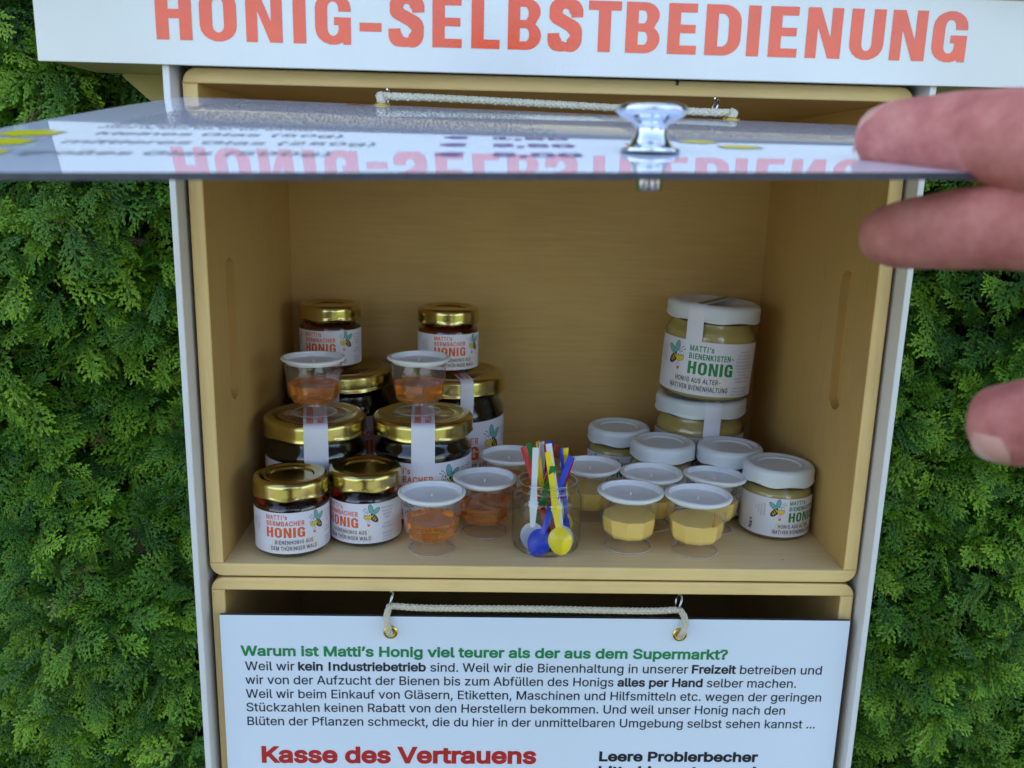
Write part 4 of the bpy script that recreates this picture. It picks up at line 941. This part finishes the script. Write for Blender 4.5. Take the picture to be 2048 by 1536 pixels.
bm = bmesh.new(); prism(bm, rrect(-.095, .043, -.018, .049, .009), 'y', -.010, -.003); add('phone_body', bm, 'sleeve', phone, smooth=40)
bvh = BVHTree.FromPolygons([v.co + Vector(HO) for v in body.data.vertices], [p.vertices[:] for p in body.data.polygons])
def nail(c, ax, nrm, w, l):
    """a thin nail plate laid onto the fingertip: centre, direction to the tip, outward normal"""
    ax = Vector(ax).normalized(); nrm = Vector(nrm); nrm = (nrm - ax * nrm.dot(ax)).normalized(); sd_ = ax.cross(nrm); bm = bmesh.new(); n = 12; gr = []
    for i in range(n + 1):
        a = -1 + 2 * i / n; row = []
        for j in range(n + 1):
            b_ = -1 + 2 * j / n; p = Vector(c) + ax * (b_ * l * (1 - .34 * a * a)) + sd_ * a * w * (1 - .06 * b_ * b_) + nrm * .02
            hit, hn, _, _ = bvh.ray_cast(p, -nrm, .04); base = hit if hit else p - nrm * .022
            row.append(bm.verts.new(base + nrm * (.0006 - .0004 * a * a)))
        gr.append(row)
    for i in range(n):
        for j in range(n): bm.faces.new((gr[i][j], gr[i + 1][j], gr[i + 1][j + 1], gr[i][j + 1]))
    for _ in range(3): bmesh.ops.smooth_vert(bm, verts=[v for v in bm.verts if not v.is_boundary], factor=.5, use_axis_x=True, use_axis_y=True, use_axis_z=True)
    res = bmesh.ops.extrude_face_region(bm, geom=list(bm.faces)); bmesh.ops.translate(bm, vec=-nrm * .0009, verts=[g for g in res['geom'] if isinstance(g, bmesh.types.BMVert)])
    add('fingernail', bm, 'nail', person, smooth=50, origin=HO)
for a, b_, k, nr, w, l in (('t4', 't5', .62, (-.35, .10, 1), .0062, .0060), ('i4', 'i5', .45, (-.1, 1, .1), .0050, .0046), ('m3', 'm4', .30, (-.1, -.85, -.40), .0054, .0050)):
    A, B = Vector(J[a][:3]), Vector(J[b_][:3]); nail(A.lerp(B, k), B - A, nr, w, l)

# ------------------------------------------------------------------ thuja hedge
def spray_mesh(seed):
    """one flat fern-like thuja spray about 7 cm long, growing along +X in the XY plane"""
    r = random.Random(seed); V, F, tipv = [], [], []
    def scale_leaf(p, d, n, L, w, tip):
        d = d.normalized(); s = d.cross(n).normalized(); b_ = len(V)
        for a, c_, h in ((0, 0, 0), (.30, w, -.1), (.72, w * .9, -.1), (1, 0, 0), (.72, -w * .9, -.1), (.30, -w, -.1), (.5, 0, .22)):
            V.append(p + d * L * a + s * c_ + n * h * w * 2); tipv.append(min(1, tip + .35 * a))
        for i in range(6): F.append((b_ + i, b_ + (i + 1) % 6, b_ + 6))
    def branch(p, d, n, L, lev, tip0):
        st = .0034 if lev else .0058; k = int(L / st); q_ = p.copy(); dd_ = d.normalized(); side = r.choice((-1, 1))
        for i in range(k):
            t_ = i / max(1, k); nx = q_ + dd_ * st; w = (.0014 if lev else .0017) * (1 - .4 * t_); s = dd_.cross(n).normalized(); b_ = len(V)
            for a, c_ in ((q_, w), (nx, w * .95), (nx, -w * .95), (q_, -w)): V.append(a + s * c_); tipv.append(tip0 + .5 * t_)
            V.append((q_ + nx) / 2 + n * w * .7); tipv.append(tip0 + .5 * t_)
            F.extend([(b_, b_ + 1, b_ + 4), (b_ + 1, b_ + 2, b_ + 4), (b_ + 2, b_ + 3, b_ + 4), (b_ + 3, b_, b_ + 4)])
            ang = side * R_(r.uniform(30, 44)); sd2 = Matrix.Rotation(ang, 3, n) @ dd_ + n * r.uniform(-.12, .12)
            if lev == 0 and i > 0:
                ll = L * (.46 * (1 - t_) ** .8 + .12) * r.uniform(.8, 1.15) * min(1, .45 + t_ * 2); branch(q_, sd2, (n + Vector((r.uniform(-.2, .2), r.uniform(-.2, .2), 0))).normalized(), ll, 1, tip0 + .25 + .3 * t_)
            elif lev: scale_leaf(q_, sd2, n, .0072 * (1 - .40 * t_) * r.uniform(.7, 1.25), .00155, tip0 + .35 * t_ + .1)
            side = -side; q_ = nx; dd_ = (Matrix.Rotation(r.gauss(0, .05) , 3, n) @ dd_ - n * .035).normalized()
        scale_leaf(q_, dd_, n, .0056, .0014, tip0 + .6)
    branch(Vector((0, 0, 0)), Vector((1, 0, 0)), Vector((0, 0, 1)), r.uniform(.042, .060), 0, 0)
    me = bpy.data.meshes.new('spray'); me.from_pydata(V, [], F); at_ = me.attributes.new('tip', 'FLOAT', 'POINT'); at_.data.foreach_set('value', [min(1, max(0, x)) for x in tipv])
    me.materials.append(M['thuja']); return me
hedge = empty('thuja_hedge', (0, .45, -1.1), 'tall green thuja hedge filling the background on both sides of the stand', 'hedge')
HG = (0, .45, -1.1)
lib = bpy.data.collections.new('sprays')
for i in range(7): lib.objects.link(bpy.data.objects.new('spray_%d' % i, spray_mesh(20 + i)))
rg = np.random.default_rng(5)
def surf(x, z):
    return .150 + .040 * math.sin(x * 7.3 + z * 3.1 + .5) + .030 * math.sin(z * 9.1 - x * 4.7) + .022 * math.sin(x * 19 + z * 13) + .018 * math.sin(z * 23 - x * 17 + 1) + .016 * math.sin(x * 51 + 2 * math.sin(z * 37)) * math.sin(z * 44 + x * 9)
pts, rots, scl = [], [], []
def frond(x, y, z, s):
    # long axis: outward and sideways, tips mostly drooping; face turned to the light
    ang = rg.uniform(0, 2 * PI); d = Vector((math.cos(ang) * .8, -.45 + rg.normal(0, .30), math.sin(ang) * .70 - .18)).normalized()
    n = Vector((rg.normal(0, .5), -.62 + rg.normal(0, .35), .66 + rg.normal(0, .40))); n = (n - d * n.dot(d)).normalized(); yv = n.cross(d)
    Mx = Matrix(((d.x, yv.x, n.x), (d.y, yv.y, n.y), (d.z, yv.z, n.z)))
    pts.append((x - HG[0], y - HG[1], z - HG[2])); rots.append(tuple(Mx.to_euler())); scl.append(s)
def scatter(n, x0, x1, z0, z1, smin, smax, deep):
    for _ in range(n):
        x, z = rg.uniform(x0, x1), rg.uniform(z0, z1); y = surf(x, z) + abs(rg.normal(0, deep)) - .01
        if (abs(x) < .256 or (abs(x) < .345 and z > .325)) and y < .30 and z < .44: y = .315 + rg.uniform(0, .04)
        frond(x, y, z, rg.uniform(smin, smax))
scatter(38000, -.74, .74, -.50, .60, .38, .74, .028)
for x0, x1, z0, z1, n_ in ((-1.7, -.72, -1.08, 1.25, 3600), (.72, 1.7, -1.08, 1.25, 3600), (-.74, .74, .58, 1.25, 2600), (-.74, .74, -1.08, -.48, 2600)): scatter(n_, x0, x1, z0, z1, .8, 1.3, .04)
for x0, x1 in ((-2.6, -1.65), (1.65, 2.6)): scatter(1300, x0, x1, -1.08, 1.5, 1.3, 2.0, .05)
me = bpy.data.meshes.new('foliage'); me.vertices.add(len(pts)); me.vertices.foreach_set('co', np.array(pts, np.float32).ravel())
a1 = me.attributes.new('rot', 'FLOAT_VECTOR', 'POINT'); a1.data.foreach_set('vector', np.array(rots, np.float32).ravel())
a2 = me.attributes.new('scl', 'FLOAT', 'POINT'); a2.data.foreach_set('value', np.array(scl, np.float32))
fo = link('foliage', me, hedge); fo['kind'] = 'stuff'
gt = bpy.data.node_groups.new('hedge_sprays', 'GeometryNodeTree')
gt.interface.new_socket('Geometry', in_out='INPUT', socket_type='NodeSocketGeometry'); gt.interface.new_socket('Geometry', in_out='OUTPUT', socket_type='NodeSocketGeometry')
gi, go = gt.nodes.new('NodeGroupInput'), gt.nodes.new('NodeGroupOutput')
ci = gt.nodes.new('GeometryNodeCollectionInfo'); ci.inputs['Collection'].default_value = lib; ci.inputs['Separate Children'].default_value = True; ci.inputs['Reset Children'].default_value = True
ip = gt.nodes.new('GeometryNodeInstanceOnPoints'); ip.inputs['Pick Instance'].default_value = True
ra = gt.nodes.new('GeometryNodeInputNamedAttribute'); ra.data_type = 'FLOAT_VECTOR'; ra.inputs[0].default_value = 'rot'
sa = gt.nodes.new('GeometryNodeInputNamedAttribute'); sa.data_type = 'FLOAT'; sa.inputs[0].default_value = 'scl'
er = gt.nodes.new('FunctionNodeEulerToRotation'); rv = gt.nodes.new('FunctionNodeRandomValue'); rv.data_type = 'INT'
rv.inputs['Min'].default_value[0] if False else None
for s in rv.inputs:
    if s.type == 'INT' and s.name == 'Min': s.default_value = 0
    if s.type == 'INT' and s.name == 'Max': s.default_value = 6
L_ = gt.links.new
L_(gi.outputs[0], ip.inputs['Points']); L_(ci.outputs[0], ip.inputs['Instance']); L_(ra.outputs[0], er.inputs[0]); L_(er.outputs[0], ip.inputs['Rotation']); L_(sa.outputs[0], ip.inputs['Scale'])
L_([o for o in rv.outputs if o.type == 'INT'][0], ip.inputs['Instance Index']); L_(ip.outputs[0], go.inputs[0])
fo.modifiers.new('sprays', 'NODES').node_group = gt
# twigs and trunks behind the foliage
bm = bmesh.new(); r3 = random.Random(11)
for k in range(260):
    x, z = r3.uniform(-1.3, 1.3), r3.uniform(-1.0, .9)
    if abs(x) < .30 and z < .45: continue
    y = surf(x, z); p0 = Vector((x + r3.uniform(-.1, .1), y + .16, z - .12)); p1 = Vector((x, y + r3.uniform(.0, .03), z))
    mid = (p0 + p1) / 2 + Vector((r3.uniform(-.03, .03), 0, r3.uniform(-.02, .03)))
    tube(bm, smooth_path([p0, mid, p1], 4), [.0028 - .0022 * i / 8 for i in range(9)], 5)
add('branch', bm, 'bark', hedge, smooth=60, origin=HG)['kind'] = 'stuff'
for k, x in enumerate((-2.1, -1.5, -.9, -.35, .3, .85, 1.45, 2.05)):
    bm = bmesh.new(); tube(bm, smooth_path([(x, .50, -1.1), (x + .03, .52, -.2), (x - .02, .50, .7), (x, .52, 1.4)], 6), [.035 - .0016 * i for i in range(19)], 10); add('trunk', bm, 'bark', hedge, smooth=60, origin=HG)
# solid brown-green core added inside the hedge to block sun and sky
bm = bmesh.new(); nx_, nz_ = 110, 60; G_ = []
for i in range(nx_ + 1):
    row = []
    for j in range(nz_ + 1):
        x, z = -2.8 + 5.6 * i / nx_, -1.1 + 2.75 * j / nz_; y = surf(x, z) + .085 + .02 * math.sin(40 * x + 31 * z)
        if abs(x) < .27 and z < .47: y = max(y, .37)
        row.append(bm.verts.new((x, y, z)))
    G_.append(row)
for i in range(nx_):
    for j in range(nz_): bm.faces.new((G_[i][j], G_[i + 1][j], G_[i + 1][j + 1], G_[i][j + 1]))
bk = [bm.verts.new(p) for p in ((-2.8, .85, -1.1), (2.8, .85, -1.1), (2.8, .85, 1.65), (-2.8, .85, 1.65))]; bm.faces.new(bk)
topf = [G_[i][nz_] for i in range(nx_ + 1)]; bm.faces.new(topf + [bk[2], bk[3]])
bm.faces.new([G_[0][j] for j in range(nz_ + 1)] + [bk[3], bk[0]]); bm.faces.new([G_[nx_][j] for j in range(nz_ + 1)] + [bk[2], bk[1]])
m, t, b = mat('blocker_core'); t.links.new(ramp(t, noise(t, coords(t), 60, 6, .7), [(.35, (.010, .014, .006)), (.6, (.02, .032, .010)), (.75, (.05, .035, .02))]), b.inputs['Base Color'])
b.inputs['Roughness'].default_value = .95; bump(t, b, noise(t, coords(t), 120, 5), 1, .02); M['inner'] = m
add('hedge_blocker', bm, 'inner', hedge, origin=HG)['kind'] = 'stuff'
